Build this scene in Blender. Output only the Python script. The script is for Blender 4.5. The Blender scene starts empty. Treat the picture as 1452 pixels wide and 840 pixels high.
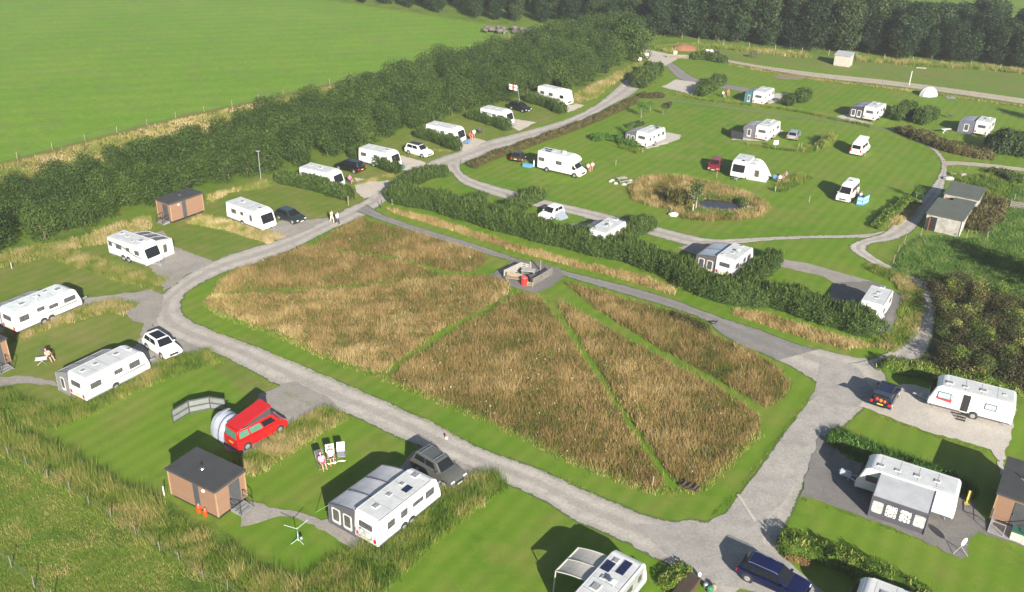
import bpy, bmesh, math, random
import numpy as np
from mathutils import Vector, Matrix
random.seed(7)
RNG = np.random.default_rng(11)
sc = bpy.context.scene
C = sc.collection
R = math.radians
# ------------------------------------------------------------------ camera (fitted to the photograph)
F, P, RO, H = 1290.0, 0.469956, 0.0298, 45.088
CR, SR, CP, SP = math.cos(RO), math.sin(RO), math.cos(P), math.sin(P)


def G(px, py, z=0.0):
    """pixel of the 1452 x 840 photograph -> point on the level plane z"""
    a, b = px - 726, py - 420
    u, v = CR * a + SR * b, -SR * a + CR * b
    d = (u, F * CP - v * SP, -F * SP - v * CP)
    t = (z - H) / d[2]
    return (d[0] * t, d[1] * t)


cam_d = bpy.data.cameras.new('camera')
cam = bpy.data.objects.new('camera', cam_d)
C.objects.link(cam)
X = Vector((CR, SR * SP, SR * CP)); Z = Vector((0, -CP, SP)); Y = Z.cross(X)
M = Matrix((X, Y, Z)).transposed().to_4x4()
M.translation = (0, 0, H)
cam.matrix_world = M
cam_d.sensor_width = 36
cam_d.lens = 36 * F / 1452
cam_d.clip_end = 5000
sc.camera = cam
# ------------------------------------------------------------------ light
SUN_AZ, SUN_EL = -70, 23.5
w = bpy.data.worlds.new('World'); sc.world = w; w.use_nodes = True
nt = w.node_tree
sky = nt.nodes.new('ShaderNodeTexSky'); sky.sky_type = 'NISHITA'; sky.sun_disc = False
sky.sun_elevation = R(SUN_EL)
sky.sun_rotation = math.atan2(math.cos(R(SUN_AZ)), math.sin(R(SUN_AZ)))
nt.links.new(sky.outputs[0], nt.nodes['Background'].inputs[0])
nt.nodes['Background'].inputs[1].default_value = 0.052
sl = bpy.data.lights.new('sun', 'SUN'); sl.energy = 5.0; sl.angle = R(0.5); sl.color = (1, 0.93, 0.82)
so = bpy.data.objects.new('sun', sl); C.objects.link(so)
sd = Vector((math.cos(R(SUN_AZ)) * math.cos(R(SUN_EL)), math.sin(R(SUN_AZ)) * math.cos(R(SUN_EL)), math.sin(R(SUN_EL))))
so.rotation_euler = sd.to_track_quat('Z', 'Y').to_euler(); so.location = (0, 0, 80)
sc.view_settings.view_transform = 'Standard'; sc.view_settings.look = 'None'
sc.view_settings.exposure = 1.2; sc.view_settings.gamma = 1
sc.render.engine = 'CYCLES'
cy = sc.cycles
cy.max_bounces = 5; cy.diffuse_bounces = 2; cy.glossy_bounces = 2; cy.transmission_bounces = 3; cy.volume_bounces = 0
cy.transparent_max_bounces = 4; cy.caustics_reflective = False; cy.caustics_refractive = False
cy.use_denoising = True
cy.use_adaptive_sampling = True; cy.adaptive_threshold = 0.02


# ------------------------------------------------------------------ materials
def nodes(name):
    m = bpy.data.materials.new(name); m.use_nodes = True
    n = m.node_tree
    return m, n, n.nodes['Principled BSDF'], n.nodes['Material Output']


def noise(n, scale, detail=3, vec=None, rough=0.6):
    t = n.nodes.new('ShaderNodeTexNoise'); t.inputs['Scale'].default_value = scale
    t.inputs['Detail'].default_value = detail; t.inputs['Roughness'].default_value = rough
    if vec: n.links.new(vec, t.inputs['Vector'])
    return t


def pos(n):
    return n.nodes.new('ShaderNodeNewGeometry').outputs['Position']


def mixc(n, fac, a, b, mode='MIX'):
    x = n.nodes.new('ShaderNodeMix'); x.data_type = 'RGBA'; x.blend_type = mode
    for s, v in ((x.inputs[0], fac), (x.inputs[6], a), (x.inputs[7], b)):
        if isinstance(v, (int, float)): s.default_value = v
        elif isinstance(v, tuple): s.default_value = (*v, 1) if len(v) == 3 else v
        else: n.links.new(v, s)
    return x.outputs[2]


def ramp(n, fac, stops):
    r = n.nodes.new('ShaderNodeValToRGB')
    e = r.color_ramp.elements
    while len(e) < len(stops): e.new(0.5)
    for k, (p, c) in enumerate(stops):
        e[k].position = p; e[k].color = (*c, 1) if not isinstance(c, (int, float)) else (c, c, c, 1)
    n.links.new(fac, r.inputs[0])
    return r.outputs[0]


def math_(n, op, a, b=0.0):
    x = n.nodes.new('ShaderNodeMath'); x.operation = op
    for s, v in zip(x.inputs, (a, b)):
        if isinstance(v, (int, float)): s.default_value = v
        else: n.links.new(v, s)
    return x.outputs[0]


_mc = {}


def plain(name, col, rough=0.6, metal=0.0, dirt=0.12, scale=2.5, coat=0.0, spec=0.5):
    """a solid with faint weathering of its own"""
    if name in _mc: return _mc[name]
    m, n, b, o = nodes(name)
    t = noise(n, scale, 5, n.nodes.new('ShaderNodeTexCoord').outputs['Object'])
    f = ramp(n, t.outputs[0], [(0.35, 0.0), (0.75, 1.0)])
    c = mixc(n, f, col, tuple(x * (1 - dirt * 2) for x in col))
    n.links.new(c, b.inputs['Base Color'])
    b.inputs['Roughness'].default_value = rough; b.inputs['Metallic'].default_value = metal
    b.inputs['Coat Weight'].default_value = coat
    b.inputs['Specular IOR Level'].default_value = spec
    _mc[name] = m
    return m


def boards(name, col, col2, width=0.14, axis=2):
    m, n, b, o = nodes(name)
    tc = n.nodes.new('ShaderNodeTexCoord').outputs['Object']
    sx = n.nodes.new('ShaderNodeSeparateXYZ'); n.links.new(tc, sx.inputs[0])
    v = math_(n, 'DIVIDE', sx.outputs[axis], width)
    fr = math_(n, 'FRACT', v); fl = math_(n, 'FLOOR', v)
    wn = n.nodes.new('ShaderNodeTexWhiteNoise'); wn.noise_dimensions = '1D'; n.links.new(fl, wn.inputs['W'])
    t = noise(n, 3, 4, tc)
    c = mixc(n, math_(n, 'MULTIPLY', math_(n, 'ADD', wn.outputs[0], t.outputs[0]), 0.5), col, col2)
    g = math_(n, 'LESS_THAN', fr, 0.1)
    c = mixc(n, math_(n, 'MULTIPLY', g, 0.6), c, tuple(x * 0.35 for x in col))
    n.links.new(c, b.inputs['Base Color']); b.inputs['Roughness'].default_value = 0.75
    return m


def leafmat(name, stops, trans=0.3, rand=0.25, rough=0.55):
    """foliage: colour of each blade or leaf from its own 'tint' attribute"""
    m, n, b, o = nodes(name)
    at = n.nodes.new('ShaderNodeAttribute'); at.attribute_name = 'tint'
    oi = n.nodes.new('ShaderNodeObjectInfo')
    f = math_(n, 'ADD', at.outputs['Fac'], math_(n, 'MULTIPLY', math_(n, 'SUBTRACT', oi.outputs['Random'], 0.5), rand))
    c = ramp(n, f, stops)
    n.links.new(c, b.inputs['Base Color']); b.inputs['Roughness'].default_value = rough
    b.inputs['Specular IOR Level'].default_value = 0.25
    tr = n.nodes.new('ShaderNodeBsdfTranslucent'); n.links.new(c, tr.inputs[0])
    mx = n.nodes.new('ShaderNodeMixShader'); mx.inputs[0].default_value = trans
    n.links.new(b.outputs[0], mx.inputs[1]); n.links.new(tr.outputs[0], mx.inputs[2])
    n.links.new(mx.outputs[0], o.inputs[0])
    return m


def grassmat(name, a, b_, c_, stripe=0.0, stripe_dir=57, sw=1.6, bump=0.25, fine=9.0, patch=None):
    m, n, b, o = nodes(name)
    p = pos(n)
    n1 = noise(n, 0.045, 3, p); n2 = noise(n, 0.5, 4, p); n3 = noise(n, fine, 5, p, 0.75)
    c = mixc(n, ramp(n, n1.outputs[0], [(0.35, 0.0), (0.65, 1.0)]), a, b_)
    c = mixc(n, ramp(n, n2.outputs[0], [(0.45, 0.0), (0.75, 0.8)]), c, c_)
    if patch:
        n4 = noise(n, 0.16, 5, p, 0.7)
        c = mixc(n, ramp(n, n4.outputs[0], [(0.48, 0.0), (0.66, 0.85)]), c, patch)
        n5 = noise(n, 0.35, 6, p, 0.8)
        c = mixc(n, ramp(n, n5.outputs[0], [(0.30, 0.6), (0.45, 0.0)]), c, tuple(x * 0.6 for x in a))
    if stripe:
        mp = n.nodes.new('ShaderNodeMapping'); mp.inputs['Rotation'].default_value = (0, 0, -R(stripe_dir))
        n.links.new(p, mp.inputs[0])
        wv = n.nodes.new('ShaderNodeTexWave'); wv.bands_direction = 'Y'; wv.inputs['Scale'].default_value = 0.314 / sw
        wv.inputs['Distortion'].default_value = 1.6; wv.inputs['Detail'].default_value = 2; wv.inputs['Detail Scale'].default_value = 0.25
        n.links.new(mp.outputs[0], wv.inputs[0])
        c = mixc(n, math_(n, 'MULTIPLY', wv.outputs[1], stripe), c, tuple(x * 0.55 for x in a))
    c = mixc(n, ramp(n, n3.outputs[0], [(0.3, 0.45), (0.7, 0.0)]), c, tuple(x * 0.4 for x in a))
    n.links.new(c, b.inputs['Base Color']); b.inputs['Roughness'].default_value = 0.8
    b.inputs['Specular IOR Level'].default_value = 0.15
    bp = n.nodes.new('ShaderNodeBump'); bp.inputs['Strength'].default_value = bump; bp.inputs['Distance'].default_value = 0.12
    n.links.new(n3.outputs[0], bp.inputs['Height']); n.links.new(bp.outputs[0], b.inputs['Normal'])
    return m


def gravelmat(name, a, b_, dark, grass=(0.07, 0.12, 0.025), ruts=True, mid=0.5):
    m, n, b, o = nodes(name)
    p = pos(n)
    n1 = noise(n, 0.12, 4, p); n2 = noise(n, 0.8, 6, p, 0.7); n3 = noise(n, 5, 6, p, 0.85)
    c = mixc(n, ramp(n, n1.outputs[0], [(0.35, 0.0), (0.65, 1.0)]), a, b_)
    c = mixc(n, ramp(n, n2.outputs[0], [(0.45, 0.0), (0.75, 0.7)]), c, dark)
    if ruts:
        at = n.nodes.new('ShaderNodeAttribute'); at.attribute_name = 'across'
        dx = math_(n, 'ABSOLUTE', math_(n, 'SUBTRACT', at.outputs['Fac'], 0.5))
        r = ramp(n, dx, [(0.0, 1.0), (0.08, 0.9), (0.15, 0.1), (0.28, 0.0), (0.38, 0.8), (0.5, 1.0)])
        c = mixc(n, math_(n, 'MULTIPLY', r, mid), c, dark)
        ed = n.nodes.new('ShaderNodeAttribute'); ed.attribute_name = 'edge'
        ne = noise(n, 1.3, 5, p, 0.75)
        k = math_(n, 'GREATER_THAN', math_(n, 'MULTIPLY', ne.outputs[0], 1.0), math_(n, 'ADD', ed.outputs['Fac'], 0.30))
        c = mixc(n, k, c, grass)
    c = mixc(n, ramp(n, n3.outputs[0], [(0.36, 0.40), (0.56, 0.0)]), c, tuple(x * 0.55 for x in dark))
    c = mixc(n, ramp(n, n3.outputs[0], [(0.57, 0.0), (0.72, 0.4)]), c, tuple(x * 1.25 for x in b_))
    n.links.new(c, b.inputs['Base Color']); b.inputs['Roughness'].default_value = 0.9
    b.inputs['Specular IOR Level'].default_value = 0.2
    bp = n.nodes.new('ShaderNodeBump'); bp.inputs['Strength'].default_value = 0.3; bp.inputs['Distance'].default_value = 0.04
    n.links.new(n3.outputs[0], bp.inputs['Height']); n.links.new(bp.outputs[0], b.inputs['Normal'])
    return m


# ------------------------------------------------------------------ objects
def link(o, parent=None):
    C.objects.link(o)
    if parent: o.parent = parent
    return o


def tag(o, label, cat, group=None, kind=None):
    if label: o['label'] = label
    if cat: o['category'] = cat
    if group: o['group'] = group
    if kind: o['kind'] = kind
    return o


def thing(name, loc, rz, label, cat, group=None):
    o = bpy.data.objects.new(name, None); o.empty_display_size = 0.3
    C.objects.link(o); o.location = (loc[0], loc[1], loc[2] if len(loc) > 2 else 0); o.rotation_euler = (0, 0, R(rz))
    return tag(o, label, cat, group)


class MB:
    def __init__(s): s.v = []; s.f = []

    def add(s, vs, fs):
        k = len(s.v); s.v += [tuple(x) for x in vs]; s.f += [tuple(i + k for i in f) for f in fs]; return s

    def box(s, x0, x1, y0, y1, z0, z1):
        return s.add([(x0, y0, z0), (x1, y0, z0), (x1, y1, z0), (x0, y1, z0), (x0, y0, z1), (x1, y0, z1), (x1, y1, z1), (x0, y1, z1)],
                     [(0, 3, 2, 1), (4, 5, 6, 7), (0, 1, 5, 4), (1, 2, 6, 5), (2, 3, 7, 6), (3, 0, 4, 7)])

    def hexa(s, b, t):  # 4 bottom, 4 top points
        return s.add(list(b) + list(t), [(0, 3, 2, 1), (4, 5, 6, 7), (0, 1, 5, 4), (1, 2, 6, 5), (2, 3, 7, 6), (3, 0, 4, 7)])

    def prism(s, prof, y0, y1):  # (x,z) outline, drawn through y
        n = len(prof)
        return s.add([(x, y0, z) for x, z in prof] + [(x, y1, z) for x, z in prof],
                     [tuple(range(n)), tuple(range(2 * n - 1, n - 1, -1))] + [(i, i + n, (i + 1) % n + n, (i + 1) % n) for i in range(n)])

    def slab(s, c, u, v, w_, h_, t=0.02, r=0.06, k=3):
        c, u, v = Vector(c), Vector(u).normalized(), Vector(v).normalized(); nn = u.cross(v)
        pts = []
        for (sx, sy, a0) in ((1, 1, 0), (-1, 1, 90), (-1, -1, 180), (1, -1, 270)):
            for j in range(k + 1):
                a = R(a0 + 90 * j / k)
                pts.append(c + u * (sx * (w_ / 2 - r) + r * math.cos(a)) + v * (sy * (h_ / 2 - r) + r * math.sin(a)))
        n = len(pts)
        return s.add([p - nn * t for p in pts] + [p + nn * t for p in pts],
                     [tuple(range(n - 1, -1, -1)), tuple(range(n, 2 * n))] + [(i, (i + 1) % n, (i + 1) % n + n, i + n) for i in range(n)])

    def tube(s, p0, p1, r0, r1=None, n=8):
        r1 = r0 if r1 is None else r1
        p0, p1 = Vector(p0), Vector(p1); d = (p1 - p0)
        if d.length < 1e-6: return s
        q = d.to_track_quat('Z', 'Y'); ux, uy = q @ Vector((1, 0, 0)), q @ Vector((0, 1, 0))
        ring = [(math.cos(2 * math.pi * i / n), math.sin(2 * math.pi * i / n)) for i in range(n)]
        vs = [p0 + (ux * a + uy * b) * r0 for a, b in ring] + [p1 + (ux * a + uy * b) * r1 for a, b in ring]
        return s.add(vs, [tuple(range(n - 1, -1, -1)), tuple(range(n, 2 * n))] + [(i, (i + 1) % n, (i + 1) % n + n, i + n) for i in range(n)])

    def path(s, pts, r, n=6):
        for a, b in zip(pts, pts[1:]): s.tube(a, b, r, r, n)
        return s

    def ball(s, c, rx, ry=None, rz=None, nu=10, nv=7):
        ry = rx if ry is None else ry; rz = rx if rz is None else rz
        vs = [(c[0], c[1], c[2] - rz)]
        for j in range(1, nv):
            a = math.pi * j / nv - math.pi / 2
            for i in range(nu):
                b = 2 * math.pi * i / nu
                vs.append((c[0] + rx * math.cos(a) * math.cos(b), c[1] + ry * math.cos(a) * math.sin(b), c[2] + rz * math.sin(a)))
        vs.append((c[0], c[1], c[2] + rz)); fs = []
        for i in range(nu): fs.append((0, 1 + (i + 1) % nu, 1 + i))
        for j in range(nv - 2):
            for i in range(nu):
                a = 1 + j * nu + i; b = 1 + j * nu + (i + 1) % nu
                fs.append((a, b, b + nu, a + nu))
        L = len(vs) - 1; k = 1 + (nv - 2) * nu
        for i in range(nu): fs.append((L, k + i, k + (i + 1) % nu))
        return s.add(vs, fs)

    def build(s, name, m, parent=None, bev=0.0, seg=2, smooth=False, ang=35):
        me = bpy.data.meshes.new(name); me.from_pydata(s.v, [], s.f); me.update()
        bm = bmesh.new(); bm.from_mesh(me)
        bmesh.ops.recalc_face_normals(bm, faces=bm.faces)
        if bev:
            ed = [e for e in bm.edges if len(e.link_faces) == 2 and e.calc_face_angle(0) > R(20)]
            bmesh.ops.bevel(bm, geom=ed, offset=bev, segments=seg, affect='EDGES', clamp_overlap=True)
        for f in bm.faces: f.smooth = bool(bev or smooth)
        if bev or smooth:
            for e in bm.edges:
                if len(e.link_faces) == 2 and e.calc_face_angle(0) > R(ang): e.smooth = False
        bm.to_mesh(me); bm.free()
        me.materials.append(m)
        o = bpy.data.objects.new(name, me)
        return link(o, parent)


def raw_mesh(name, V, k, mat, tint=None, parent=None, smooth=False):
    """V: (n*k,3) array of separate k-gons"""
    V = np.asarray(V, np.float32).reshape(-1, 3); nv = len(V); nf = nv // k
    me = bpy.data.meshes.new(name)
    me.vertices.add(nv); me.vertices.foreach_set('co', V.ravel())
    me.loops.add(nv); me.loops.foreach_set('vertex_index', np.arange(nv, dtype=np.int32))
    me.polygons.add(nf); me.polygons.foreach_set('loop_start', np.arange(0, nv, k, dtype=np.int32))
    me.update(calc_edges=True)
    if tint is not None:
        a = me.attributes.new('tint', 'FLOAT', 'POINT')
        a.data.foreach_set('value', np.repeat(np.asarray(tint, np.float32), k))
    me.materials.append(mat)
    o = bpy.data.objects.new(name, me)
    return link(o, parent)


# ------------------------------------------------------------------ numpy helpers
def inpoly(x, y, poly):
    p = np.asarray(poly); ins = np.zeros(len(x), bool); j = len(p) - 1
    for i in range(len(p)):
        xi, yi, xj, yj = p[i, 0], p[i, 1], p[j, 0], p[j, 1]
        c = ((yi > y) != (yj > y)) & (x < (xj - xi) * (y - yi) / (yj - yi + 1e-12) + xi)
        ins ^= c; j = i
    return ins


def sample(poly, dens):
    p = np.asarray(poly); lo, hi = p.min(0), p.max(0)
    n = int((hi[0] - lo[0]) * (hi[1] - lo[1]) * dens)
    x = RNG.uniform(lo[0], hi[0], n); y = RNG.uniform(lo[1], hi[1], n)
    k = inpoly(x, y, p)
    return np.stack([x[k], y[k]], 1)


_K = RNG.normal(size=(14, 2)); _PH = RNG.uniform(0, 6.28, 14)


def vnoise(p, scale):
    """smooth -1..1 field over the ground"""
    s = np.zeros(len(p))
    for i in range(14):
        s += np.sin(p[:, 0] * _K[i, 0] / scale * 1.7 + p[:, 1] * _K[i, 1] / scale * 1.7 + _PH[i] + 1.3 * np.sin(p[:, (i + 1) % 2] / scale * .7 + _PH[-i]))
    return np.clip(s / 5.0, -1, 1)


def GP(pts, z=0.0): return [G(x, y, z) for x, y in pts]


def dens_line(pts, step=0.5, jit=0.0, closed=False):
    P_ = [Vector(p).to_2d() for p in pts]; out = []
    L = list(zip(P_, P_[1:] + ([P_[0]] if closed else [])))
    if not closed: L = list(zip(P_, P_[1:]))
    for a, b in L:
        n = max(1, int((b - a).length / step))
        nn = (b - a).orthogonal().normalized() if (b - a).length > 1e-6 else Vector((0, 0))
        for i in range(n):
            q = a.lerp(b, i / n)
            if jit: q = q + nn * (jit * (0.6 * math.sin(q.x * 1.9 + q.y * 1.3) + 0.5 * math.sin(q.x * 4.7 - q.y * 3.9) + random.uniform(-.6, .6)))
            out.append((q.x, q.y))
    if not closed: out.append(tuple(P_[-1]))
    return out


def smooth_line(pts, n=4):
    P_ = [Vector(p) for p in pts]; out = []
    for i in range(len(P_) - 1):
        p0, p1, p2, p3 = P_[max(i - 1, 0)], P_[i], P_[i + 1], P_[min(i + 2, len(P_) - 1)]
        for k in range(n):
            t = k / n
            q = 0.5 * ((2 * p1) + (-p0 + p2) * t + (2 * p0 - 5 * p1 + 4 * p2 - p3) * t * t + (-p0 + 3 * p1 - 3 * p2 + p3) * t ** 3)
            out.append(tuple(q))
    out.append(tuple(P_[-1]))
    return out


def sheet(name, pts, z, mat, jit=0.12, step=0.6, kind='structure'):
    d = dens_line(pts, step, jit, True)
    me = bpy.data.meshes.new(name)
    bm = bmesh.new()
    vs = [bm.verts.new((x, y, z)) for x, y in d]
    es = [bm.edges.new((vs[i], vs[(i + 1) % len(vs)])) for i in range(len(vs))]
    bmesh.ops.triangle_fill(bm, edges=es, use_beauty=True)
    for f in bm.faces:
        if f.normal.z < 0: f.normal_flip()
    bm.to_mesh(me); bm.free(); me.materials.append(mat)
    o = link(bpy.data.objects.new(name, me)); o['kind'] = kind
    return o


def resample(pts, n):
    P_ = np.array(pts, float); d = np.r_[0, np.cumsum(np.hypot(*np.diff(P_, axis=0).T))]
    t = np.linspace(0, d[-1], n)
    return np.stack([np.interp(t, d, P_[:, 0]), np.interp(t, d, P_[:, 1])], 1)


def strip(name, left, right, z, mat, jit=0.1, step=0.7, m=9):
    """road surface between two edge lines; each knot of one edge faces the same knot of the other"""
    n = None
    l, r = smooth_line(left, 5), smooth_line(right, 5)
    A, B = [], []
    for i in range(len(l) - 1):
        k = max(1, int((Vector(l[i + 1]) - Vector(l[i])).length / step))
        for j in range(k):
            A.append(Vector(l[i]).lerp(Vector(l[i + 1]), j / k)); B.append(Vector(r[i]).lerp(Vector(r[i + 1]), j / k))
    A.append(Vector(l[-1])); B.append(Vector(r[-1]))
    vs, ac, ed = [], [], []
    for a, b in zip(A, B):
        d = (b - a); L = d.length; u = d / (L + 1e-9)
        a = a + u * random.uniform(-jit, jit); b = b + u * random.uniform(-jit, jit)
        for j in range(m):
            t = j / (m - 1); q = a.lerp(b, t); vs.append((q.x, q.y, z)); ac.append(t); ed.append(min(t, 1 - t) * L)
    fs = []
    for i in range(len(A) - 1):
        for j in range(m - 1):
            k = i * m + j; fs.append((k, k + 1, k + 1 + m, k + m))
    me = bpy.data.meshes.new(name); me.from_pydata(vs, [], fs); me.update()
    if me.polygons[0].normal.z < 0: me.flip_normals()
    me.attributes.new('across', 'FLOAT', 'POINT').data.foreach_set('value', ac)
    me.attributes.new('edge', 'FLOAT', 'POINT').data.foreach_set('value', ed)
    me.materials.append(mat)
    o = link(bpy.data.objects.new(name, me)); o['kind'] = 'structure'
    return o
# ================================================================== GROUND
lawn = grassmat('mown_grass', (0.105, 0.215, 0.012), (0.15, 0.245, 0.020), (0.20, 0.25, 0.04), stripe=0.22, stripe_dir=57, sw=1.5, patch=(0.21, 0.225, 0.05))
lawn2 = grassmat('lawn_verge', (0.075, 0.165, 0.018), (0.09, 0.18, 0.022), (0.12, 0.19, 0.035), stripe=0.12, stripe_dir=-33, sw=1.3)
fieldm = grassmat('pasture', (0.12, 0.265, 0.014), (0.17, 0.29, 0.025), (0.23, 0.30, 0.045), bump=0.1, fine=1.2, patch=(0.17, 0.235, 0.05), stripe=0.16, stripe_dir=20, sw=6)
roughm = grassmat('rough_pasture', (0.11, 0.20, 0.018), (0.15, 0.22, 0.03), (0.21, 0.22, 0.05), bump=0.6, fine=5, patch=(0.05, 0.10, 0.02))  # dark patches put the shade of uneven ground into the colour
strawm = grassmat('dry_grass_ground', (0.20, 0.15, 0.06), (0.16, 0.15, 0.05), (0.26, 0.19, 0.09), bump=0.6, fine=7)
drym = grassmat('dry_lawn', (0.12, 0.19, 0.022), (0.16, 0.21, 0.035), (0.22, 0.225, 0.06), stripe=0.18, stripe_dir=57, sw=1.5, patch=(0.24, 0.215, 0.075))
soilm = grassmat('dark_soil', (0.05, 0.05, 0.025), (0.06, 0.07, 0.025), (0.08, 0.07, 0.04), bump=0.5)  # dark soil tone with random mottling
road_m = gravelmat('gravel_road', (0.41, 0.38, 0.34), (0.49, 0.455, 0.41), (0.24, 0.22, 0.20))
junc_m = gravelmat('gravel_junction', (0.31, 0.295, 0.275), (0.40, 0.38, 0.35), (0.20, 0.19, 0.18), ruts=False)
pale_m = gravelmat('pale_gravel', (0.48, 0.43, 0.37), (0.55, 0.49, 0.42), (0.36, 0.32, 0.28), ruts=False)
pad_m = gravelmat('pitch_gravel', (0.28, 0.26, 0.235), (0.34, 0.315, 0.285), (0.19, 0.175, 0.16), ruts=False)
dark_m = gravelmat('dark_gravel', (0.17, 0.16, 0.155), (0.21, 0.2, 0.19), (0.12, 0.115, 0.11), ruts=False)
path_m = gravelmat('tarmac_path', (0.22, 0.21, 0.20), (0.27, 0.255, 0.24), (0.15, 0.145, 0.14), mid=0.35)
track_m = gravelmat('farm_track', (0.40, 0.35, 0.28), (0.45, 0.40, 0.32), (0.30, 0.26, 0.20), mid=0.5)
conc_m = gravelmat('concrete_pad', (0.44, 0.41, 0.37), (0.50, 0.46, 0.41), (0.36, 0.33, 0.29), ruts=False)

g = MB(); g.add([(-2500, -600, 0), (2500, -600, 0), (2500, 4200, 0), (-2500, 4200, 0)], [(0, 1, 2, 3)])
o = g.build('ground', lawn); o['kind'] = 'structure'

# pasture behind the shelter belt, rough margin along it
sheet('field', GP([(-400, 285), (0, 230), (133, 195), (260, 163), (370, 140), (547, 100), (640, 75), (720, 52), (695, 36), (618, 24), (536, 12), (462, 0), (380, -14), (200, -60), (-300, -60)]), 0.008, fieldm, 0.1, 3)
sheet('drain_strip', GP([(1044, 702), (1048, 701), (1073, 739), (1069, 741)]), 0.05, conc_m, 0.02)
sheet('field_margin', GP([(-400, 287), (0, 232), (133, 197), (260, 165), (370, 142), (547, 102), (640, 77), (722, 54), (800, 36), (800, 80), (600, 110), (430, 165), (200, 250), (0, 330), (-400, 400)]), 0.006, strawm, 0.3, 2)
sheet('dry_lawn', GP([(-100, 330), (0, 300), (300, 250), (520, 180), (720, 130), (905, 80), (925, 92), (880, 120), (800, 165), (690, 200), (600, 240), (530, 275), (440, 325), (340, 362), (250, 400), (215, 430), (215, 470), (330, 515), (430, 570), (480, 590), (400, 600), (300, 520), (240, 520), (110, 585), (0, 560), (-100, 540)]), 0.004, drym, 0.3, 2)
sheet('belt_soil', GP([(-400, 440), (0, 372), (43, 350), (117, 337), (167, 313), (220, 300), (300, 268), (360, 252), (430, 240), (493, 218), (587, 187), (660, 165), (730, 147), (813, 130), (860, 106), (900, 84), (925, 64), (870, 40), (760, 70), (607, 110), (437, 165), (277, 215), (117, 255), (0, 300), (-400, 380)]), 0.010, roughm, 0.3, 2)
sheet('wood_soil', GP([(925, 64), (987, 60), (1083, 69), (1209, 81), (1320, 90), (1600, 110), (1600, 10), (1290, 5), (1200, -20), (900, -20)]), 0.010, roughm, 0.4, 2)
sheet('far_wood_soil', GP([(455, -1), (536, 10), (618, 22), (698, 34), (760, 38), (850, 45), (900, 30), (900, -40), (400, -40)]), 0.007, roughm, 0.4, 3)
sheet('paddock', GP([(985, 62), (1083, 71), (1209, 82), (1320, 92), (1600, 120), (1600, 160), (1452, 138), (1289, 115), (1155, 97), (1082, 90), (1030, 83), (980, 74), (960, 70)]), 0.006, grassmat('paddock_grass', (0.12, 0.20, 0.03), (0.15, 0.215, 0.04), (0.2, 0.20, 0.06), bump=0.3, patch=(0.2, 0.18, 0.07)), 0.3, 3)
# bottom left pasture
sheet('rough_field', GP([(-60, 640), (0, 646), (39, 664), (100, 700), (158, 740), (227, 785), (300, 830), (340, 860), (-60, 900)]), 0.008, roughm, 0.2, 1)
sheet('weed_bank', GP([(-60, 560), (0, 585), (60, 618), (130, 660), (225, 706), (320, 752), (370, 790), (440, 830), (470, 870), (340, 862), (227, 787), (158, 742), (100, 702), (39, 666), (0, 648), (-60, 642)]), 0.006, roughm, 0.25, 1)
sheet('goat_field', GP([(1262, 385), (1282, 350), (1310, 333), (1370, 337), (1399, 337), (1500, 345), (1500, 460), (1420, 430), (1330, 400), (1299, 397)]), 0.006, grassmat('lush_grass', (0.07, 0.17, 0.02), (0.09, 0.19, 0.025), (0.12, 0.19, 0.03), bump=0.8, fine=4), 0.2, 1.5)
sheet('lush_verge', GP([(1345, 245), (1460, 248), (1520, 260), (1520, 350), (1399, 340), (1362, 335), (1392, 285), (1350, 262)]), 0.007, roughm, 0.2, 1.5)
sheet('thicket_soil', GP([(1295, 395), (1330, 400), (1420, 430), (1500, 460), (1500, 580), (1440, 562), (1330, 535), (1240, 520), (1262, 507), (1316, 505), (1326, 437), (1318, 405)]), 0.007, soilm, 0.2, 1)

# ---- roads
zl = [0.014]
def nz():
    zl[0] += 0.0012; return zl[0]

strip('road', GP([(924, 90), (888, 113), (848, 146), (803, 169), (740, 187), (690, 200), (655, 213), (612, 228), (547, 260), (517, 283), (490, 296), (450, 317), (400, 338), (360, 350), (313, 366), (267, 388), (235, 412), (212, 432), (212, 458), (245, 483), (310, 504), (370, 535), (430, 566), (500, 592), (560, 620), (640, 655), (710, 684), (770, 712), (820, 742), (880, 768), (935, 797), (990, 822), (1020, 860)]),
      GP([(934, 94), (902, 130), (867, 150), (810, 181), (745, 203), (697, 217), (660, 231), (628, 245), (562, 277), (540, 292), (520, 306), (470, 327), (420, 352), (370, 373), (330, 383), (296, 397), (270, 413), (259, 430), (264, 448), (300, 467), (370, 493), (450, 527), (500, 547), (560, 574), (623, 602), (677, 632), (760, 662), (820, 690), (853, 703), (907, 726), (953, 738), (1003, 740), (1100, 790)]), nz(), road_m)
strip('service_road', GP([(1003, 738), (1027, 727), (1050, 700), (1090, 642), (1125, 597), (1156, 560), (1161, 548), (1140, 533), (1100, 510), (1060, 492)]),
      GP([(1100, 800), (1113, 754), (1135, 705), (1163, 640), (1192, 612), (1230, 575), (1260, 545), (1240, 512), (1209, 506), (1150, 492)]), nz(), road_m)
strip('footpath', GP([(1100, 512), (1082, 503), (1050, 490), (1020, 473), (1000, 455), (953, 438), (873, 414), (800, 392), (765, 377), (723, 370), (680, 358), (613, 338), (573, 324), (525, 308), (505, 300)]),
      GP([(1160, 496), (1120, 484), (1088, 471), (1055, 460), (1020, 449), (953, 424), (880, 403), (803, 384), (760, 372), (730, 365), (660, 342), (593, 322), (560, 311), (537, 301), (520, 290)]), nz(), path_m, 0.06)
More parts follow.
